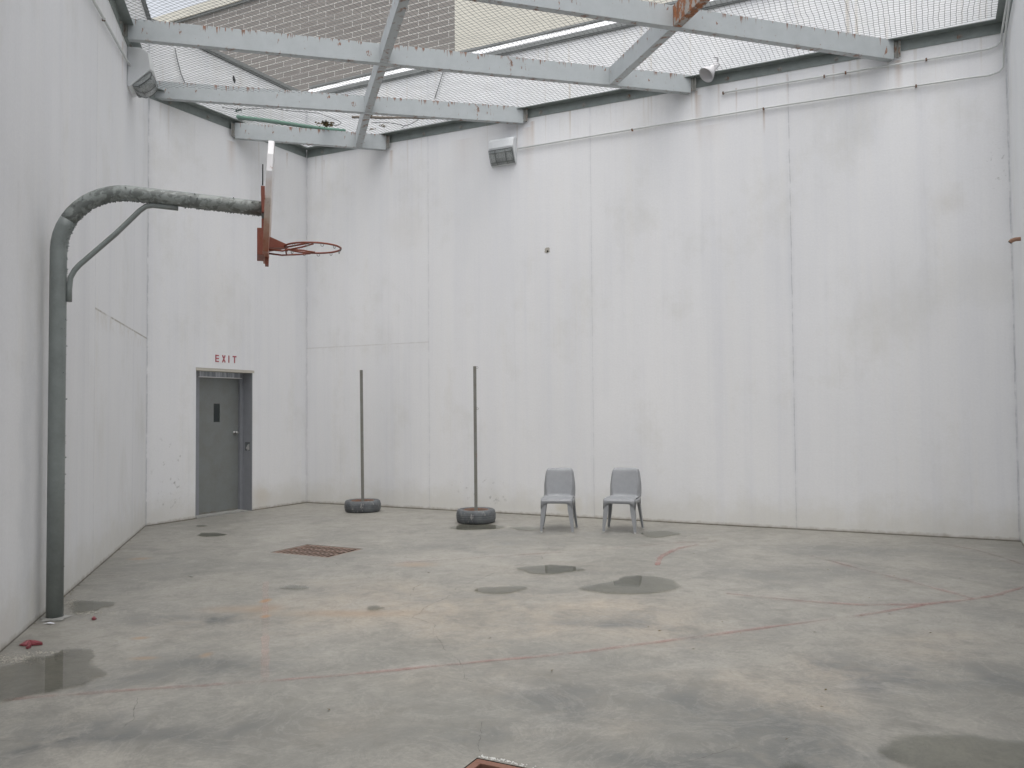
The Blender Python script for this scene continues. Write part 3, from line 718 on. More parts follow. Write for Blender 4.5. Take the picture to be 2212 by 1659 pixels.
# local frame: x along the arm, z up
RB = .50; ZT = 3.415; DROP = .062; AL = 1.575; RP = .062
pts = [(0, 0, -.05), (0, 0, 1.2), (0, 0, 2.2), (0, 0, ZT - RB - .2)]
for k in range(0, 13):
    a = math.pi / 2 * k / 12; pts.append((RB - RB * math.cos(a), 0, ZT - RB + RB * math.sin(a)))
lower = pts[:9]; upper = pts[8:]
for k in range(1, 9): upper.append((RB + (AL - RB) * k / 8, 0, ZT - DROP * k / 8))
def flakes(m, path, r, n, lowz, rs):
    rnd = random.Random(rs); P = [Vector(p) for p in path]
    for _ in range(n):
        i = rnd.randrange(len(P) - 1); c = P[i].lerp(P[i + 1], rnd.random()); t = (P[i + 1] - P[i]).normalized()
        nrm = t.cross(V(0, 1, 0)).normalized()           # towards the inner side of the bend
        if nrm.z > 0 or (abs(nrm.z) < .3 and nrm.x < 0): nrm = -nrm
        a = rnd.gauss(0, .7) if lowz else rnd.uniform(-2.5, 2.5)
        d = nrm * math.cos(a) + V(0, 1, 0) * math.sin(a); p = c + d * r * .985
        s = rnd.uniform(.003, .010); sd = t.cross(d)
        w = [p - t * s * rnd.uniform(.4, 1) , p + t * s * rnd.uniform(.4, 1.2), p + t * s * .5 + d * s * rnd.uniform(.3, 1.5) + sd * s * .4, p - t * s * .3 + d * s * rnd.uniform(.3, 1.6)]
        m.add(w, [(0, 1, 2, 3)])
m = MB(); m.tube(upper, RP, 28); flakes(m, upper, RP, 750, True, 4); flakes(m, upper, RP, 260, False, 5)
arm = m.build('arm', arm_m, hoop, recalc=False)
m = MB(); m.tube(lower, RP, 28); flakes(m, pts[3:9], RP, 160, True, 6); flakes(m, [(0, 0, .1), (0, 0, 2.9)], RP, 50, True, 8)
m.build('pole', pole_m, hoop, recalc=False)
# foot skirt of broken mortar
m = MB(); vs = []; n = 26
for ring, (rr, z0) in enumerate([(RP + .002, .016), (RP + .018, .010), (RP + .038, .0045)]):
    for k in range(n):
        a = 2 * math.pi * k / n; q = rr * (1 + (.35 * mnoise.noise(V(math.cos(a) * 2, math.sin(a) * 2, 3)) + .15 * math.sin(5 * a)) * (ring > 0))
        vs.append((q * math.cos(a), q * math.sin(a), z0 + .004 * mnoise.noise(V(a * 3, ring, 1))))
fs = [(r * n + k, r * n + (k + 1) % n, (r + 1) * n + (k + 1) % n, (r + 1) * n + k) for r in range(2) for k in range(n)]
m.add(vs, fs, True); m.build('mortar_collar', paint_mat('pale_mortar', (.34, .34, .32), .8, dirt=.3), hoop)
# strut
def hp(px, py):   # point in the vertical plane of the arm -> hoop frame
    n = V(-ad.y, ad.x, 0); d = ray(px, py); w = CAM + d * ((PB - CAM).dot(n) / d.dot(n)); q = w - PB
    return V(q.dot(ad), 0, q.z)
sp = [hp(385, 445.5), hp(352, 444.5), hp(330, 443.5), hp(315, 447), hp(302, 455), hp(250, 505), hp(200, 548), hp(172, 572), hp(161, 584), hp(156, 600), hp(154.5, 625), hp(152, 652)]
for p in sp[:3]: p.z = ZT - DROP * (p.x - RB) / (AL - RB) - RP - .016
sp[3].z = sp[2].z - .012
for p in sp[-2:]: p.x = RP + .018
sp[-3].x = RP + .026
m = MB(); m.tube(sp, .0215, 16); m.build('strut', pole_m, hoop)
# backboard: fan shape seen edge on
bx = AL + .035
rim_m = paint_mat('orange_red_rim_paint', (.24, .070, .042), .55, rust=.6, dirt=.3, spots=.60)
N = NT('white_board_with_rust'); zz_ = N.math('ADD', N.Z, N.mapr(N.noise(9, 4, .7), 0, 1, -.18, .18))
c = N.mix(N.mapr(zz_, 3.52, 3.12), (.68, .67, .68), (.50, .37, .29)); c = N.mix(N.mapr(zz_, 3.20, 2.90), c, (.33, .11, .06)); c = N.mix(N.mapr(N.noise(14, 4, .7), .60, .68), c, (.28, .12, .07)); board_m = N.set(c, .45)
fan = [(-.30, 2.93), (-.42, 3.06), (-.60, 3.30), (-.66, 3.50), (-.64, 3.64), (-.56, 3.77), (-.30, 3.85), (0, 3.87), (.30, 3.85), (.56, 3.77), (.64, 3.64), (.66, 3.50), (.60, 3.30), (.42, 3.06), (.30, 2.93)]
BM = Matrix.Translation((bx, 0, 2.9)) @ Matrix.Rotation(math.radians(3.2), 4, 'Y') @ Matrix.Rotation(math.radians(-1.0), 4, 'Z') @ Matrix.Translation((0, 0, -2.9)) 
m = MB(); n = len(fan)
th = .046
def q_(s, z, x): return (x, s, z)
vo = [q_(s, z, 0) for s, z in fan] + [q_(s, z, -th) for s, z in fan]
cz = 3.37; vi = [q_(s * .955, cz + (z - cz) * .955, -th) for s, z in fan] + [q_(s * .955, cz + (z - cz) * .955, -.008) for s, z in fan]
fs = [tuple(range(n))[::-1]] + [(i, (i + 1) % n, n + (i + 1) % n, n + i) for i in range(n)]
fs += [(n + i, n + (i + 1) % n, 2 * n + (i + 1) % n, 2 * n + i) for i in range(n)] + [(2 * n + i, 2 * n + (i + 1) % n, 3 * n + (i + 1) % n, 3 * n + i) for i in range(n)] + [tuple(3 * n + i for i in range(n))]
m.add(vo + vi, fs); board = m.build('backboard', board_m, hoop, BM, bevel=.004)
# frame brackets behind the board
m = MB(); m.box((bx - .052, -.10, 3.56), (bx - .062 + .02, .02, 3.71)); tag(m.build('rear_bracket', dark, hoop), 'small black bracket behind the board top')
m = MB(); m.prism([(bx - .055, 3.30), (bx - .030, 3.30), (bx - .030, 3.52), (bx - .062, 3.52)], -.12, .12); m.build('rear_bracket', rim_m, hoop)
m = MB(); m.tube([(AL - .02, 0, ZT - DROP), (AL + .005, 0, ZT - DROP)], .085, 24); m.build('arm_flange', pole_m, hoop)
m = MB(); m.box((bx - .036, -.16, 2.93), (bx - .092, .16, 3.155)); m.box((bx - .036, -.05, 3.155), (bx - .056, .05, 3.26)); m.build('rim_box', rim_m, hoop, bevel=.004)
m = MB(); m.box((bx - .026, -.05, 2.865), (bx + .003, .05, 3.00)); m.build('lower_tab', rim_m, hoop)
# rim
rc = hp(676, 535.5); RX, RZ = rc.x, rc.z
RR = .238
m = MB(); m.tube([(RX + RR * math.cos(a), RR * math.sin(a), RZ) for a in [2 * math.pi * k / 56 for k in range(56)]], .0082, 10, closed=True)
m.add([], [])
x0 = bx + .004
m.add([(x0, -.10, RZ - .035), (x0, .10, RZ - .035), (x0, .10, RZ + .062), (x0, -.10, RZ + .062), (RX - RR + .02, -.03, RZ - .012), (RX - RR + .02, .03, RZ - .012), (RX - RR + .02, .03, RZ + .014), (RX - RR + .02, -.03, RZ + .014)],
      [(0, 1, 2, 3), (4, 7, 6, 5), (0, 4, 5, 1), (3, 2, 6, 7), (0, 3, 7, 4), (1, 5, 6, 2)])
for s in (-1, 1):
    m.tube([(RX - RR + .02, .045 * s, RZ - .012), (RX - .07, .155 * s, RZ - .004 + .008), (RX - .03, .20 * s, RZ + .006), (RX + .03, .222 * s, RZ + .005)], .0075, 8)
    m.tube([(x0, .09 * s, RZ - .05), (RX - RR - .02, .10 * s, RZ - .058), (RX - .10, .17 * s, RZ - .03), (RX - .01, .225 * s, RZ - .008)], .0075, 8)
    m.tube([(RX - RR + .01, .04 * s, RZ - .012), (RX - RR + .02, .105 * s, RZ - .055)], .007, 8)
rim = m.build('rim', rim_m, hoop)
hk_m = paint_mat('grey_hook_wire', (.22, .22, .21), .5)
for k in range(12):
    a = 2 * math.pi * (k + .5) / 12; cx_, cy_ = RX + RR * math.cos(a), RR * math.sin(a); tx, ty = -math.sin(a), math.cos(a)
    m = MB(); m.tube([(cx_ + tx * .012 * math.cos(b), cy_ + ty * .012 * math.cos(b), RZ - .016 + .012 * math.sin(b)) for b in [math.radians(150 + 30 * j) for j in range(9)]], .003, 6); m.build('net_hook', hk_m, rim)

# ================================================================== POSTS IN TYRES
N = NT('tyre_rubber'); c = N.mix(N.mapr(N.noise(5, 5, .7), .35, .7), (.075, .080, .085), (.16, .172, .18)); c = N.mix(N.mapr(N.noise(30, 3, .7, (1, 1, .4)), .60, .68, 0, .8), c, (.36, .36, .35))
N.bump(N.noise(50, 3), .3, .004); tyre_m = N.set(c, .62, spec=.35)
N = NT('tyre_concrete_fill'); fill_m = N.set(N.mix(N.noise(14, 5), (.20, .17, .13), (.36, .32, .26)), .9)
rust_rim = paint_mat('rusty_wheel_rim', (.20, .13, .10), .8, rust=.4, spots=.5)
def tyre_post(px, py, r, wid, hgt, px_top, label, ring, rz):
    c = flo(px, py); dn = (c - CAM); dn.z = 0; c = c + dn.normalized() * r
    t = thing('tyre_base_post', label, 'weighted post', place(c, rz), 'poles standing in concrete filled tyres')
    m = MB()
    pr = [(r * .60, .012), (r * .70, .004), (r * .88, 0.0), (r * .955, .014), (r * .985, .04), (r, wid * .35), (r, wid * .65), (r * .985, wid - .04), (r * .95, wid - .012), (r * .87, wid), (r * .72, wid - .006), (r * .635, wid - .022), (r * .615, wid - .05), (r * .60, .012)]
    m.lathe(pr, 48)
    for zr in (.35, .5, .65):      # tread grooves as fine raised ribs
        m.tube([(r * 1.0 * math.cos(a), r * 1.0 * math.sin(a), wid * zr) for a in [2 * math.pi * k / 48 for k in range(48)]], .004, 5, closed=True)
    m.build('tyre', tyre_m, t)
    m = MB(); m.lathe([(0, wid - .045), (r * .3, wid - .04), (r * .60, wid - .05)], 32); m.build('concrete_fill', fill_m, t)
    m = MB(); m.lathe([(r * .60, wid - .05), (r * .60, wid - .01), (r * .625, wid - .006), (r * .64, wid - .02)], 40); m.build('wheel_rim', rust_rim, t)
    top = flo(*px_top) ; d = ray(*px_top); dd_ = CAM + d * ((c - CAM).dot(_f) / d.dot(_f)); L_ = (Matrix.Rotation(-rz, 3, 'Z') @ (dd_ - c)); lean = V(L_.x, 0, hgt)
    s = .0225; b = V(0, 0, wid - .05); tp = V(L_.x, L_.y * 0, L_.z)
    m = MB(); vs = [b + V(x, y, 0) for x, y in ((-s, -s), (s, -s), (s, s), (-s, s))] + [tp + V(x, y, 0) for x, y in ((-s, -s), (s, -s), (s, s), (-s, s))]
    i_ = s - .004; vs += [tp + V(x, y, 0) for x, y in ((-i_, -i_), (i_, -i_), (i_, i_), (-i_, i_))] + [tp + V(x, y, -.08) for x, y in ((-i_, -i_), (i_, -i_), (i_, i_), (-i_, i_))]
    fs = [(k, (k + 1) % 4, 4 + (k + 1) % 4, 4 + k) for k in range(4)] + [(4 + k, 4 + (k + 1) % 4, 8 + (k + 1) % 4, 8 + k) for k in range(4)] + [(8 + k, 8 + (k + 1) % 4, 12 + (k + 1) % 4, 12 + k) for k in range(4)] + [(12, 13, 14, 15)]
    m.add(vs, fs); m.build('post', post_m, t, bevel=.002)
    if ring:
        for z in (tp.z - .02, tp.z - .62):
            q = b.lerp(tp, (z - b.z) / (tp.z - b.z)); m = MB(); m.tube([(q.x + s + .012 + .014 * math.cos(a), q.y, q.z + .014 * math.sin(a)) for a in [2 * math.pi * k / 12 for k in range(12)]], .003, 6, closed=True); m.build('eye_ring', hk_m, t)
tyre_post(783.5, 1109, .292, .185, 2.2, (781.5, 799), 'plain post standing in a tyre nearest the exit door', False, .3)
tyre_post(1028.5, 1134, .286, .195, 2.2, (1025, 790.5), 'post with two small side rings standing in a tyre left of the chairs', True, 0.0)

# ================================================================== CHAIRS
N = NT('grey_moulded_plastic'); pn = N.noise(8, 5, .7)
c = N.mix(N.mapr(pn, .35, .7, 0, .6), (.30, .31, .325), (.235, .245, .255)); N.bump(N.noise(140, 2), .12, .002); plastic = N.set(c, N.mapr(pn, .3, .7, .34, .52))
N = NT('pale_foot_cap'); cap_m = N.set((.48, .48, .46), .6)
def solid(m, grid, th, flip=False):
    """grid: rows of points; makes a closed shell of the given thickness"""
    R = len(grid); C_ = len(grid[0]); G = [[Vector(p) for p in r] for r in grid]; nr = [[None] * C_ for _ in range(R)]
    for i in range(R):
        for j in range(C_):
            a = G[min(i + 1, R - 1)][j] - G[max(i - 1, 0)][j]; b = G[i][min(j + 1, C_ - 1)] - G[i][max(j - 1, 0)]
            n = b.cross(a); n = n.normalized() if n.length > 1e-9 else V(0, 0, 1); nr[i][j] = -n if flip else n
    vs = [G[i][j] for i in range(R) for j in range(C_)] + [G[i][j] - nr[i][j] * th for i in range(R) for j in range(C_)]
    o = R * C_; fs = []
    I = lambda i, j: i * C_ + j
    for i in range(R - 1):
        for j in range(C_ - 1):
            fs.append((I(i, j), I(i, j + 1), I(i + 1, j + 1), I(i + 1, j))); fs.append((o + I(i, j), o + I(i + 1, j), o + I(i + 1, j + 1), o + I(i, j + 1)))
    for i in range(R - 1):
        for j in (0, C_ - 1): fs.append((I(i, j), I(i + 1, j), o + I(i + 1, j), o + I(i, j)))
    for j in range(C_ - 1):
        for i in (0, R - 1): fs.append((I(i, j), I(i, j + 1), o + I(i, j + 1), o + I(i, j)))
    m.add(vs, fs, True)
def make_chair(label, M):
    t = thing('plastic_chair', label, 'chair', M, 'grey plastic chairs by the back wall')
    SH = .442; hw = .208; yf = -.215; yb = .205
    # seat: dished top with a rolled front lip and side skirts with arches
    m = MB(); g = []
    for i in range(19):
        v = i / 18; y = yf + (yb - yf) * v; row = []
        for j in range(21):
            u = -1 + 2 * j / 20; w = hw * (1 - .05 * v)
            z = SH - .020 * (1 - u ** 4) * math.sin(math.pi * min(1, v * 1.05)) ** .8
            if v < .12: z -= .012 * (1 - v / .12) ** 2
            row.append((w * u, y, z))
        g.append(row)
    solid(m, g, .005, True)
    def skirt(f, n=24, front=False):     # f(s) -> (x, y, outx, outy)
        g = []
        top = []; mid = []; bot = []
        for k in range(n + 1):
            s = -1 + 2 * k / n; x, y, ox, oy = f(s)
            drop = .062 + .075 * abs(s) ** 7
            top.append((x, y, SH - .010)); mid.append((x + ox * .004, y + oy * .004, SH - .03)); bot.append((x + ox * .006, y + oy * .006, SH - drop))
        g = [top, mid, bot]; solid(m, g, .005)
    skirt(lambda s: (hw * s, yf - .001, 0, -1))
    skirt(lambda s: (hw + .001, (yf + yb) / 2 + (yb - yf) / 2 * s, 1, 0)); skirt(lambda s: (-hw - .001, (yf + yb) / 2 + (yb - yf) / 2 * s, -1, 0))
    m.build('seat', plastic, t)
    # legs
    def leg(sx, front):
        m = MB(); lv = []
        if front: prof = [(.430, .000, .000, .088, .085), (.40, .000, .001, .082, .078), (.36, .001, .003, .068, .066), (.30, .003, .006, .066, .064), (.20, .009, .012, .057, .056), (.10, .014, .018, .044, .044), (.012, .014, .022, .029, .029)]
        else: prof = [(.430, .004, -.01, .060, .090), (.40, .006, -.005, .058, .080), (.36, .009, .0, .052, .070), (.30, .014, .008, .048, .060), (.20, .022, .022, .042, .048), (.10, .031, .037, .036, .038), (.012, .040, .050, .028, .029)]
        for z, ox, oy, wx, wy in prof:
            X = sx * (hw + ox); Y = (yf - oy) if front else (yb + oy)
            iy = 1 if front else -1
            # L-section, outer corner at X,Y
            a = (X, Y); b = (X - sx * wx, Y); tk = .012
            lv.append([(X, Y, z), (X - sx * wx, Y, z), (X - sx * wx, Y + iy * tk, z), (X - sx * tk, Y + iy * tk * 1.6, z), (X - sx * tk, Y + iy * wy, z), (X, Y + iy * wy, z)])
        vs = [p for l in lv for p in l]; fs = []
        for i in range(len(lv) - 1):
            for k in range(6): fs.append((i * 6 + k, i * 6 + (k + 1) % 6, i * 6 + 6 + (k + 1) % 6, i * 6 + 6 + k))
        fs += [tuple(range(6)), tuple((len(lv) - 1) * 6 + k for k in range(6))]
        m.add(vs, fs); o = m.build('leg', plastic, t, bevel=.003)
        p = lv[-1]; cx_ = (p[0][0] + p[1][0]) / 2; cy_ = (p[0][1] + p[4][1]) / 2
        m = MB(); m.tube([(cx_, cy_, 0), (cx_, cy_, .013)], .0175, 12); m.build('foot_cap', cap_m, o)
    for sx in (-1, 1):
        leg(sx, True); leg(sx, False)
    # backrest: curved panel whose sides fold back
    m = MB(); g = []
    for i in range(23):
        v = i / 22; row = []
        wv = .158 + .020 * math.sin(math.pi / 2 * min(1, v * 1.7)) - .010 * v ** 3
        for j in range(33):
            u = -1 + 2 * j / 32; au = abs(u)
            z = SH - .012 + .385 * v
            y = yb - .028 + .085 * v + .030 * v * v * 0 + .026 * (1 - (u / .78) ** 2 if au < .78 else 0)
            if au <= .78: x = wv * u / .78
            else:
                k = (au - .78) / .22; x = math.copysign(wv + (.010 + .042 * (1 - v)) * k, u); y += (.095 - .050 * v) * k ** 1.1
            if v > .84:                         # rounded shoulders
                q = (v - .84) / .16; z -= .020 * max(0, au - .6) ** 2 / .16 * q; x *= 1 - .04 * q * q; y += .016 * q * q * q
            if v < .1: y -= .018 * (1 - v / .1) ** 2
            row.append((x, y, z))
        g.append(row)
    solid(m, g, .005, True); m.build('backrest', plastic, t)
    return t
ch = make_chair('grey plastic chair on the left, nearer the posts standing in tyres', place((.610, 11.295, 0), math.radians(-8)))
c2 = copy_tree(ch); c2.matrix_world = place((1.462, 11.205, 0), math.radians(-18)); c2['label'] = 'grey plastic chair on the right, turned slightly more to the left'

# ================================================================== DRAINS
def drain(c, along_y, pitch, bw, nx, label, mat, corner=.02):
    t = thing('floor_drain', label, 'drain', Matrix(((ex.x, ey.x, 0, c.x), (ex.y, ey.y, 0, c.y), (0, 0, 1, 0), (0, 0, 0, 1))), 'rusty iron drain gratings in the floor')
    a, b = .418, .318; z1 = -.002
    m = MB(); e = .04
    m.box((-a, -b, z1 - .03), (a, -b + e, z1)); m.box((-a, b - e, z1 - .03), (a, b, z1)); m.box((-a, -b + e, z1 - .03), (-a + e, b - e, z1)); m.box((a - e, -b + e, z1 - .03), (a, b - e, z1)); m.build('frame', mat, t, bevel=.003)
    m = MB(); q = MB()
    if along_y:
        n = int((2 * a - 2 * e) / pitch); p = (2 * a - 2 * e) / n
        for k in range(1, n): x = -a + e + k * p; m.box((x - bw / 2, -b + e, z1 - .005), (x + bw / 2, b - e, z1 - .002)); q.box((x - bw * .3, -b + e, z1 - .05), (x + bw * .3, b - e, z1 - .0055))
        for k in range(1, nx): y = -b + e + (2 * b - 2 * e) * k / nx; m.box((-a + e, y - .012, z1 - .0055), (a - e, y + .012, z1 - .0035))
    else:
        n = int((2 * b - 2 * e) / pitch); p = (2 * b - 2 * e) / n
        for k in range(1, n): y = -b + e + k * p; m.box((-a + e, y - bw / 2, z1 - .008), (a - e, y + bw / 2, z1 - .002)); q.box((-a + e, y - bw * .4, z1 - .05), (a - e, y + bw * .4, z1 - .0085))
        for k in range(1, nx): x = -a + e + (2 * a - 2 * e) * k / nx; m.box((x - .018, -b + e, z1 - .0085), (x + .018, b - e, z1 - .004))
    m.build('grate', mat, t); q.build('ribs', pit_m, t)  # near-black ribs: grime, with the shade inside the slots put into the colour
    m = MB(); A, B_ = .4195, .3195
    vs = [(-A, -B_, -.001), (A, -B_, -.001), (A, B_, -.001), (-A, B_, -.001), (-A, -B_, -.5), (A, -B_, -.5), (A, B_, -.5), (-A, B_, -.5)]
    m.add(vs, [(0, 1, 5, 4), (1, 2, 6, 5), (2, 3, 7, 6), (3, 0, 4, 7), (4, 5, 6, 7)]); m.build('pit', pit_m, t, recalc=False)
    return t
pit_m = NT('dark_pit').set((.03, .028, .025), .9)
iron = paint_mat('rusty_grate_iron', (.25, .18, .145), .75, rust=.3, spots=.55, dirt=.3)
iron2 = paint_mat('orange_grate_iron', (.235, .115, .080), .7, rust=.4, spots=.6, dirt=.3)
drain(DR_FAR, True, .062, .027, 3, 'rusty floor grating out in the middle, far from the camera', iron)
drain(DR_NEAR, False, .085, .042, 3, 'orange rusty floor grating cut off by the bottom edge', iron2)
# broken mortar chips along the near grating
N = NT('pale_chips'); chips_m = N.set((.62, .62, .60), .6); m = MB(); rnd = random.Random(3)
corner = DR_NEAR - ex * .42 + ey * .32
for _ in range(70):
    p = corner + ex * (abs(rnd.gauss(.12, .10))) + ey * rnd.uniform(.006, .030); s = rnd.uniform(.0025, .0065)
    M = Matrix.Translation((p.x, p.y, s * .4)) @ Matrix.Rotation(rnd.uniform(0, 3), 4, 'Z')
    m.add([(s, 0, 0), (0, s, 0), (-s, 0, 0), (0, -s, 0), (0, 0, s * .8), (0, 0, -s * .5)], [(0, 1, 4), (1, 2, 4), (2, 3, 4), (3, 0, 4), (1, 0, 5), (2, 1, 5), (3, 2, 5), (0, 3, 5)], False, M)
tag(m.build('mortar_chips', chips_m), 'pale broken mortar chips along the near grating', 'rubble', kind='stuff')

# ================================================================== WALL LAMPS
housing_m = paint_mat('white_lamp_housing', (.68, .70, .71), .5, dirt=.08)
N = NT('prismatic_glass'); g1 = N.voro(60); c = N.mix(N.mapr(g1, .1, .6), (.22, .24, .235), (.36, .38, .375)); c = N.mix(N.mapr(N.noise(7, 3), .45, .7, 0, .5), c, (.14, .15, .15)); N.bump(g1, .6, .006); lens_m = N.set(c, .18)
guard_m = paint_mat('guard_wire', (.10, .11, .11), .4)
def wall_lamp(F_, u, z, w, h, d, bulge, label, sp=.5):
    M = F_.M @ Matrix.Translation((u, 0, z)) @ Matrix.Rotation(math.pi, 4, 'Z')   # +y now points into the yard
    t = thing('wall_lamp', label, 'wall lamp', M, 'caged wall lamps')
    a = w / 2; ch_ = min(.07, a * .4); H_ = h
    # side profile (out, z): flat back, white hood above, an opening that looks down and out
    pf = [(.002, .02), (.002, H_), (.55 * d, H_), (.88 * d, H_ * .90), (d, H_ * sp), (.93 * d, H_ * (sp - .04)), (.20 * d, H_ * .08), (.10 * d, .02)]
    m = MB(); outl = []
    for x, k in ((-a, .90), (-a + ch_, 1.0), (a - ch_, 1.0), (a, .90)):
        outl.append([(x, y * (k if y > .05 else 1), zz2) for y, zz2 in pf])
    vs = [p for l in outl for p in l]; n = len(pf); fs = []
    for i in range(3):
        for k in range(n): fs.append((i * n + k, i * n + (k + 1) % n, (i + 1) * n + (k + 1) % n, (i + 1) * n + k))
    fs += [tuple(range(n)), tuple(3 * n + k for k in range(n))]
    m.add(vs, fs); m.build('housing', housing_m, t, bevel=.006)
    A0 = V(0, .90 * d, H_ * (sp - .045)); A1 = V(0, .20 * d, H_ * .075); dn = (A1 - A0).normalized(); nn = V(0, -dn.z, dn.y)
    if nn.z > 0: nn = -nn
    prof = [(0, 0.0), (.06, .62), (.22, .95), (.55, 1.0), (.82, .85), (.95, .45), (1, 0)]
    def gp(s, k, o=0.0):
        v, b = k; e = (1 - abs(s) ** 5) * .55 + .45
        return V(s * (a - .018), 0, 0) + A0.lerp(A1, v) + nn * (b * bulge * e + .002 + o)
    m = MB(); g = [[gp(-1 + 2 * j / 12, k) for j in range(13)] for k in prof]
    solid(m, g, .004)
    for s in (-1, 1):
        ps = [gp(s, k) for k in prof]; m.add(ps, [tuple(range(len(ps)))])
    m.build('lens', lens_m, t)
    m = MB()
    for s in (-1.03, -.45, .45, 1.03): m.tube([gp(s, k, .012) for k in prof], .0042, 6)
    for k in ((.04, .45), (.22, .95), (.82, .85)): m.tube([gp(-1.03, k, .012), gp(-.45, k, .012), gp(.45, k, .012), gp(1.03, k, .012)], .0042, 6)
    m.build('wire_guard', guard_m, t)
    return t
uA, zA = FB.uz(1060, 330); uB_, zB_ = FB.uz(1117, 359); zT_ = FB.uz(1090, 299)[1]
wall_lamp(FB, (uA + uB_) / 2 + .01, zB_ + .02, (uB_ - uA) * .93, zT_ - zB_ - .04, .14, .04, 'white caged lamp high on the long back wall, left of the conduits', .64)
uC, zC = FL.uz(277, 205); uD, zD = FL.uz(312, 150)
wall_lamp(FL, FL.uz(280, 190)[0], FL.uz(290, 227)[1] + .02, .40, .52, .30, .13, 'white caged lamp high on the left wall, below the steel angle')

# conduits
cond_m = paint_mat('painted_conduit', (.62, .64, .63), .5, dirt=.12)
clip_m = paint_mat('rusty_clip', (.16, .10, .07), .8, rust=.5, spots=.5)
def conduit(pts, clips, label, r=.0115):
    t = thing('conduit', label, 'conduit', Matrix.Identity(4), 'thin electrical conduits on the walls')
    m = MB(); m.tube(pts, r, 10); m.build('pipe', cond_m, t)
    for p, d in clips:
        x = d.normalized(); m = MB()
        y = V(0, 0, 1).cross(x); M = Matrix(((x.x, y.x, 0, p.x), (x.y, y.y, 0, p.y), (x.z, y.z, 1, p.z), (0, 0, 0, 1)))
        m.box((-.010, -.012, -.018), (.010, .020, .014), M); m.build('clip', clip_m, t)
def onw(F_, px, py, o=.03):
    u, z = F_.uz(px, py); return F_.A + F_.x * u - F_.y * o + V(0, 0, z)
def corner_bend(P, n=8):   # bend from the back wall up along the right wall
    return P
p0 = onw(FB, 1120, 322); p1 = onw(FB, 1979.7, 186.5); p2 = onw(FB, 2092, 170); p3 = onw(FB, 2135, 165); p4 = onw(FB, 2158, 157); p5 = onw(FB, 2167, 147, .035)
pc = [p0, onw(FB, 1367, 280.5), onw(FB, 1650, 235), onw(FB, 1820, 209.5), p1, p2, p3, p4, p5, p5 + FR.x * .10 + V(0, 0, .12), p5 + FR.x * .3 + V(0, 0, .24), p5 + FR.x * 1.5 + V(0, 0, .42), p5 + FR.x * 4 + V(0, 0, .50)]
conduit(pc, [(onw(FB, 1367, 281.5), FB.x), (onw(FB, 1650, 236), FB.x), (onw(FB, 1979, 187), FB.x)], 'lower conduit on the back wall, running right from the caged lamp')
p0 = onw(FB, 1563, 202); p1 = onw(FB, 1790, 164.5); p2 = onw(FB, 2001, 130); p3 = onw(FB, 2100, 114); p4 = onw(FB, 2135, 107.5); p5 = onw(FB, 2152, 101); p6 = onw(FB, 2162, 92, .035)
conduit([p0, p1, p2, p3, p4, p5, p6, p6 + FR.x * .1 + V(0, 0, .05), p6 + FR.x * .4 + V(0, 0, .06), p6 + FR.x * 3.8 + V(0, 0, .08)], [(onw(FB, 1563, 202), FB.x), (onw(FB, 1781, 166), FB.x), (onw(FB, 1827, 158.5), FB.x), (onw(FB, 2001, 130), FB.x)], 'upper conduit on the back wall, starting open below the floodlight')
p0 = onw(FL, 281, 152); p1 = onw(FL, 218, 41); p2 = onw(FL, 193, -3); p3 = p2 + (p2 - p1).normalized() * 4
conduit([p0, p1, p2, p3], [(p0, FL.x), (p1, FL.x)], 'conduit on the left wall running up to the caged lamp', .014)

# floodlight at the back wall
fm = paint_mat('grey_white_lamp_metal', (.60, .59, .60), .45, dirt=.1)
fp = hit(FB.A, FB.B, 1544, 158) - FB.y * .16
axis = (_R * -.58 - _U * .62 - _f * .25).normalized(); Mz = axis.to_track_quat('Z', 'Y').to_matrix().to_4x4()
fl = thing('floodlight', 'pale bell shaped floodlight clamped at the wall top beside a beam end', 'floodlight', Matrix.Translation(fp) @ Mz)
m = MB(); m.lathe([(0, -.135), (.030, -.135), (.045, -.12), (.047, -.02), (.055, .0), (.075, .05), (.098, .09), (.115, .145), (.112, .147), (.09, .09), (.045, .0), (0, -.01)], 32); m.build('bell', fm, fl)
m = MB(); m.tube([(0, 0, -.13), (0, .02, -.155), (.03, .05, -.16), (.05, .08, -.14), (.05, .10, -.10)], .012, 10); m.build('swivel_arm', fm, fl)

# orange pipe stub on the right wall
cu = paint_mat('orange_pipe_paint', (.30, .17, .11), .6, dirt=.2)
hp_ = FR; pu, pz_ = .0, 0.0
q = hit(FR.A, FR.B, 2205, 516)
o = thing('pipe_stub', 'short orange bent pipe stub sticking out of the right wall', 'pipe', Matrix.Translation(q))
n_ = -FR.y
m = MB(); m.tube([q * 0, n_ * .05, n_ * .085 + V(0, 0, -.010), n_ * .105 + V(0, 0, -.028)], .022, 16, cap=False); m.build('pipe', cu, o)
m = MB(); m.tube([n_ * .104 + V(0, 0, -.028), n_ * .106 + V(0, 0, -.030)], .020, 16); m.build('pipe_mouth', dark, o)

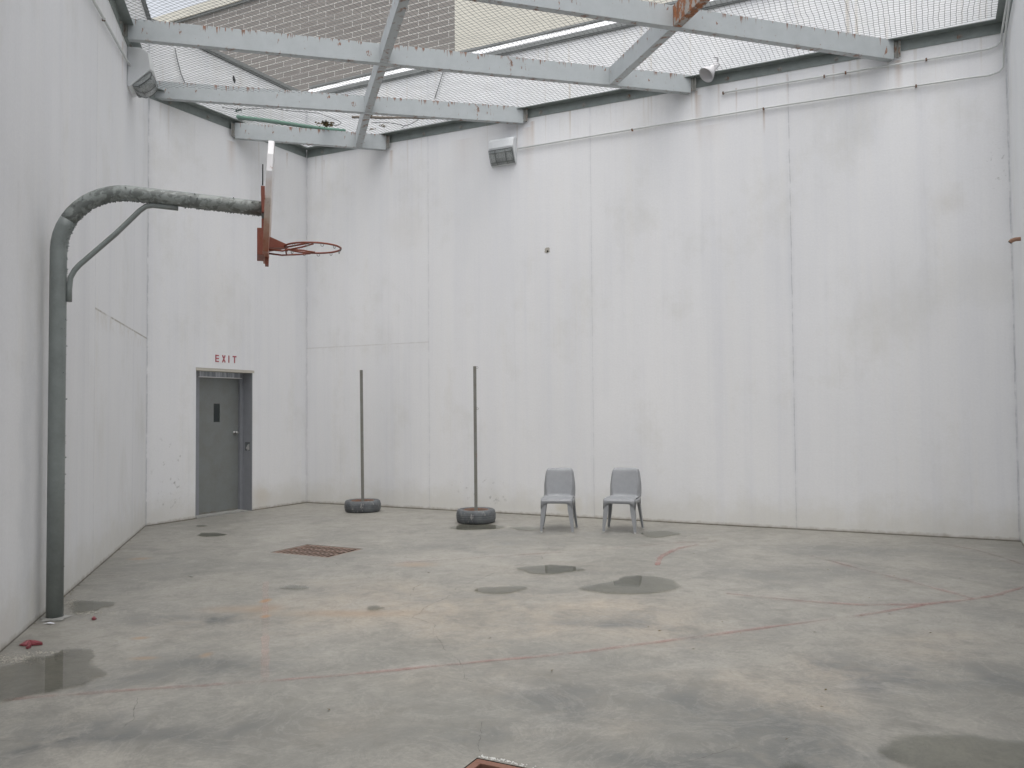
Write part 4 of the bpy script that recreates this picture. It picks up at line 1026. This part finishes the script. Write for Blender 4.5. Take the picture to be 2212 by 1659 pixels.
# ================================================================== THINGS ON THE NETTING
def net(px, py, dz=.03):
    p = flo(px, py, 6.42 + dz); return p
green_m = paint_mat('green_painted_pole', (.10, .24, .17), .5, dirt=.3)
m = MB(); a, b = net(499, 252, .045), net(746, 283, .045); m.tube([a.lerp(b, k / 6) + V(0, 0, .01 * math.sin(k)) for k in range(7)], .034, 14)
tag(m.build('green_pole', green_m), 'thick green pole lying on the netting in the far corner', 'pole')
wood_m = paint_mat('weathered_stick', (.20, .16, .12), .9, dirt=.4)
m = MB(); a, b = net(760, 253, .03), net(1000, 256, .03); m.tube([a.lerp(b, k / 8) + V(0, 0, .006 * math.sin(k * 2)) for k in range(9)], [.022, .02, .024, .019, .02, .018, .016, .017, .012], 10)
tag(m.build('dead_branch', wood_m), 'long grey dead branch lying on the netting right of the green pole', 'branch')
def wireloop(pxs, label, r=.006):
    P = [net(*p) for p in pxs]; out = []
    for i in range(len(P) - 1):
        a = P[max(i - 1, 0)]; b = P[i]; c = P[i + 1]; d = P[min(i + 2, len(P) - 1)]
        for k in range(6):
            t = k / 6; out.append(.5 * ((2 * b) + (c - a) * t + (2 * a - 5 * b + 4 * c - d) * t * t + (3 * b - a - 3 * c + d) * t ** 3))
    out.append(P[-1]); m = MB(); m.tube(out, r, 6); tag(m.build('loose_wire', wire_m), label, 'wire', 'bent wires lying on the netting')
K = lambda l: [(477.9 + x / 4.32, 187.7 + y / 4.32) for x, y in l]
wireloop(K([(10, 190), (100, 205), (280, 205), (450, 198), (650, 225), (860, 240), (950, 260), (1115, 330), (1060, 365)]), 'long bent dark wire lying behind the green pole')
wireloop(K([(1400, 335), (1560, 335), (1690, 360), (1680, 385), (1600, 410)]), 'short curled wire lying right of the cross beam')
wireloop(K([(1840, 305), (1760, 350), (1700, 365)]), 'stub of wire under the dead branch')
leaf_m = NT('dead_leaves'); leaf_m = leaf_m.set(leaf_m.mix(leaf_m.noise(30), (.20, .15, .07), (.09, .07, .04)), .9)
def clump(c, r, n, name, label, mat, seed, flat=.5, cat='leaf clump', group='clumps of rubbish caught on the netting'):
    rnd = random.Random(seed); m = MB()
    for _ in range(n):
        p = V(rnd.gauss(0, r), rnd.gauss(0, r), abs(rnd.gauss(0, r * flat))) * .6; s = rnd.uniform(.35, .8) * r
        M = Matrix.Translation(p) @ Matrix.Rotation(rnd.uniform(0, 6), 4, 'Z') @ Matrix.Rotation(rnd.uniform(-1.2, 1.2), 4, 'X')
        m.add([(-s, 0, 0), (-s * .2, s * .45, s * .12), (s, 0, 0), (-s * .1, -s * .4, s * .1)], [(0, 3, 2, 1)], False, M)
    return tag(m.build(name, mat, M=Matrix.Translation(c), recalc=False), label, cat, group)
clump(net(704, 270, .01), .085, 60, 'leaf_clump', 'largest brown leaf clump, on the end of the green pole', leaf_m, 1)
clump(net(804, 280, .0), .04, 18, 'leaf_clump', 'small leaf clump between the far cross beam and the branch', leaf_m, 2)
clump(net(828, 274, .0), .04, 18, 'leaf_clump', 'small leaf clump just below the dead branch', leaf_m, 5)
clump(net(803, 252, .02), .035, 16, 'leaf_clump', 'small leaf clump resting on the dead branch', leaf_m, 6)
clump(net(514, 240, .02), .05, 20, 'leaf_clump', 'dark green clump at the left end of the green pole', paint_mat('dark_green_scrap', (.05, .10, .08), .8), 7)
m = MB(); a = net(504, 163, .02); b = net(508, 184, -.0); b = a + (b - a).normalized() * .26
m.tube([a, a.lerp(b, .3), a.lerp(b, .6), b], [.004, .018, .02, .002], 8); tag(m.build('black_scrap', NT('black_plastic').set((.012, .014, .014), .5)), 'black feather like scrap stuck on the netting above the second beam', 'scrap')
# hanging cables on the upper walls
def cable(F_, l, label):
    P = [onw(F_, x, y, .03) for x, y in l]; m = MB(); m.tube(P, .007, 6); tag(m.build('cable', wire_m), label, 'cable', 'thin cables hanging on the upper walls')
cable(FD, [(375, 106), (380, 130), (388, 160), (402, 194)], 'thin dark cable hanging left above the second beam')
cable(FB, [(962, 148), (952, 180), (941, 214)], 'thin dark cable hanging below the back wall coping')

# ================================================================== LITTER ON THE FLOOR
pink = NT('torn_pink_rubber'); pink_m = pink.set(pink.mix(pink.noise(25), (.30, .065, .08), (.17, .03, .04)), .45)
def scrap(px, py, pts, h, label):
    c = flo(px, py); k = (c - CAM).dot(_f) / F; vs = []; n = len(pts)
    for x, y in pts: p = flo(px + x, py + y); vs.append((p.x - c.x, p.y - c.y, .006 + random.uniform(0, h)))
    vs.append((0, 0, h * 1.5)); m = MB(); g = [(i, (i + 1) % n, n) for i in range(n)]; m.add(vs, g)
    vs2 = [(x, y, .004) for x, y, _ in vs]; m.add(vs2, [tuple(reversed(t)) for t in g]); b = n + 1
    m.f += [(i, (i + 1) % n, b + (i + 1) % n, b + i) for i in range(n)]; m.sm += [False] * n
    return tag(m.build('torn_scrap', pink_m, M=Matrix.Translation((c.x, c.y, 0))), label, 'litter', 'torn red scraps on the floor')
scrap(63, 1392, [(-22, 3), (-14, -2), (-6, -3), (1, -7), (6, -3), (16, -3), (27, 0), (29, 2), (18, 3), (5, 4), (4, 8), (-3, 11), (-8, 10), (-3, 4), (-14, 5)], .022, 'larger torn pink red scrap lying by the left wall')
scrap(203, 1338, [(-5, 1), (-3, -2), (-1, -4), (0, -1), (6, 0), (2, 2), (-3, 3)], .018, 'tiny bright red scrap right of the pole foot')
pap = paint_mat('white_paper', (.75, .76, .82), .6, dirt=.05)
c = flo(106, 1349); m = MB(); m.add([(-.05, 0, .006), (-.01, -.012, .012), (.035, -.004, .008), (.04, .012, .007), (0, .014, .016)], [(0, 1, 2, 3, 4)]); tag(m.build('paper_scrap', pap, M=Matrix.Translation((c.x, c.y, 0))), 'white paper scrap at the foot of the hoop pole', 'litter')
# small debris: leaf bits along the wall feet and specks over the floor
m = MB(); rnd = random.Random(12)
def bit(p, s):
    M = Matrix.Translation((p.x, p.y, .004 + s * .25)) @ Matrix.Rotation(rnd.uniform(0, 6), 4, 'Z') @ Matrix.Rotation(rnd.uniform(-.4, .4), 4, 'X')
    m.add([(-s, 0, 0), (0, s * .4, s * .15), (s, 0, 0), (0, -s * .4, s * .2)], [(0, 3, 2, 1)], False, M)
for F_, dens in ((FB, 34), (FD, 40), (FL, 8)):
    L_ = F_.L
    for _ in range(int(L_ * dens)):
        u = rnd.uniform(0, L_)
        w = mnoise.noise(V(u * 1.3, 0, F_.A.x)) 
        if F_ is FB and u < 2.6: w += .5
        if F_ is FD and u > 1.6: w += .4
        if F_ is FD and u0 < u < u1: continue
        if w < -.05: continue
        bit(F_.A + F_.x * u - F_.y * abs(rnd.gauss(0.008, .02)), rnd.uniform(.006, .018))
for px, py in [(710, 1536), (1193, 1451), (1499, 1197), (1789, 1232), (1931, 1245), (2074, 1251), (1878, 1293), (1922, 1329), (1498, 1404), (1784, 1493), (1775, 1529), (1163, 1174), (1058, 1381), (1444 + 1200 / 2.88, 1109 + 640 / 2.88), (1560, 1345), (1760, 1368), (2010, 1369), (1600, 1370), (926, 1239), (1400, 1356), (1425, 1365), (1700, 1600)]:
    bit(flo(px, py), rnd.uniform(.010, .018))
for _ in range(90):
    bit(V(rnd.uniform(-3, 5), rnd.uniform(3.6, 10), 0), rnd.uniform(.002, .006))
tag(m.build('leaf_litter', leaf_m, recalc=False), 'brown leaf bits and specks along the wall feet', 'leaf litter', kind='stuff')
# rough gravel edge near the big puddle and the pole foot
m = MB(); grit_m = NT('loose_grit').set((.42, .40, .35), .9)
for cx_, cy_, rx_, ry_, n in ((40, 1425, 70, 10, 260), (110, 1410, 60, 4, 60), (190, 1325, 45, 4, 120), (158, 1305, 16, 12, 120)):
    for _ in range(n):
        p = flo(cx_ + rnd.gauss(0, rx_ * .5), cy_ + rnd.gauss(0, ry_ * .5)); s = rnd.uniform(.003, .008)
        if (p - LN).dot(FL.y) > -.03: continue
        M = Matrix.Translation((p.x, p.y, s * .4)) @ Matrix.Rotation(rnd.uniform(0, 3), 4, 'Z')
        m.add([(s, 0, 0), (0, s, 0), (-s, 0, 0), (0, -s, 0), (0, 0, s * .7)], [(0, 1, 4), (1, 2, 4), (2, 3, 4), (3, 0, 4)], False, M)
tag(m.build('loose_grit', grit_m), 'loose grit and crumbled concrete along the left wall puddles', 'grit', kind='stuff')
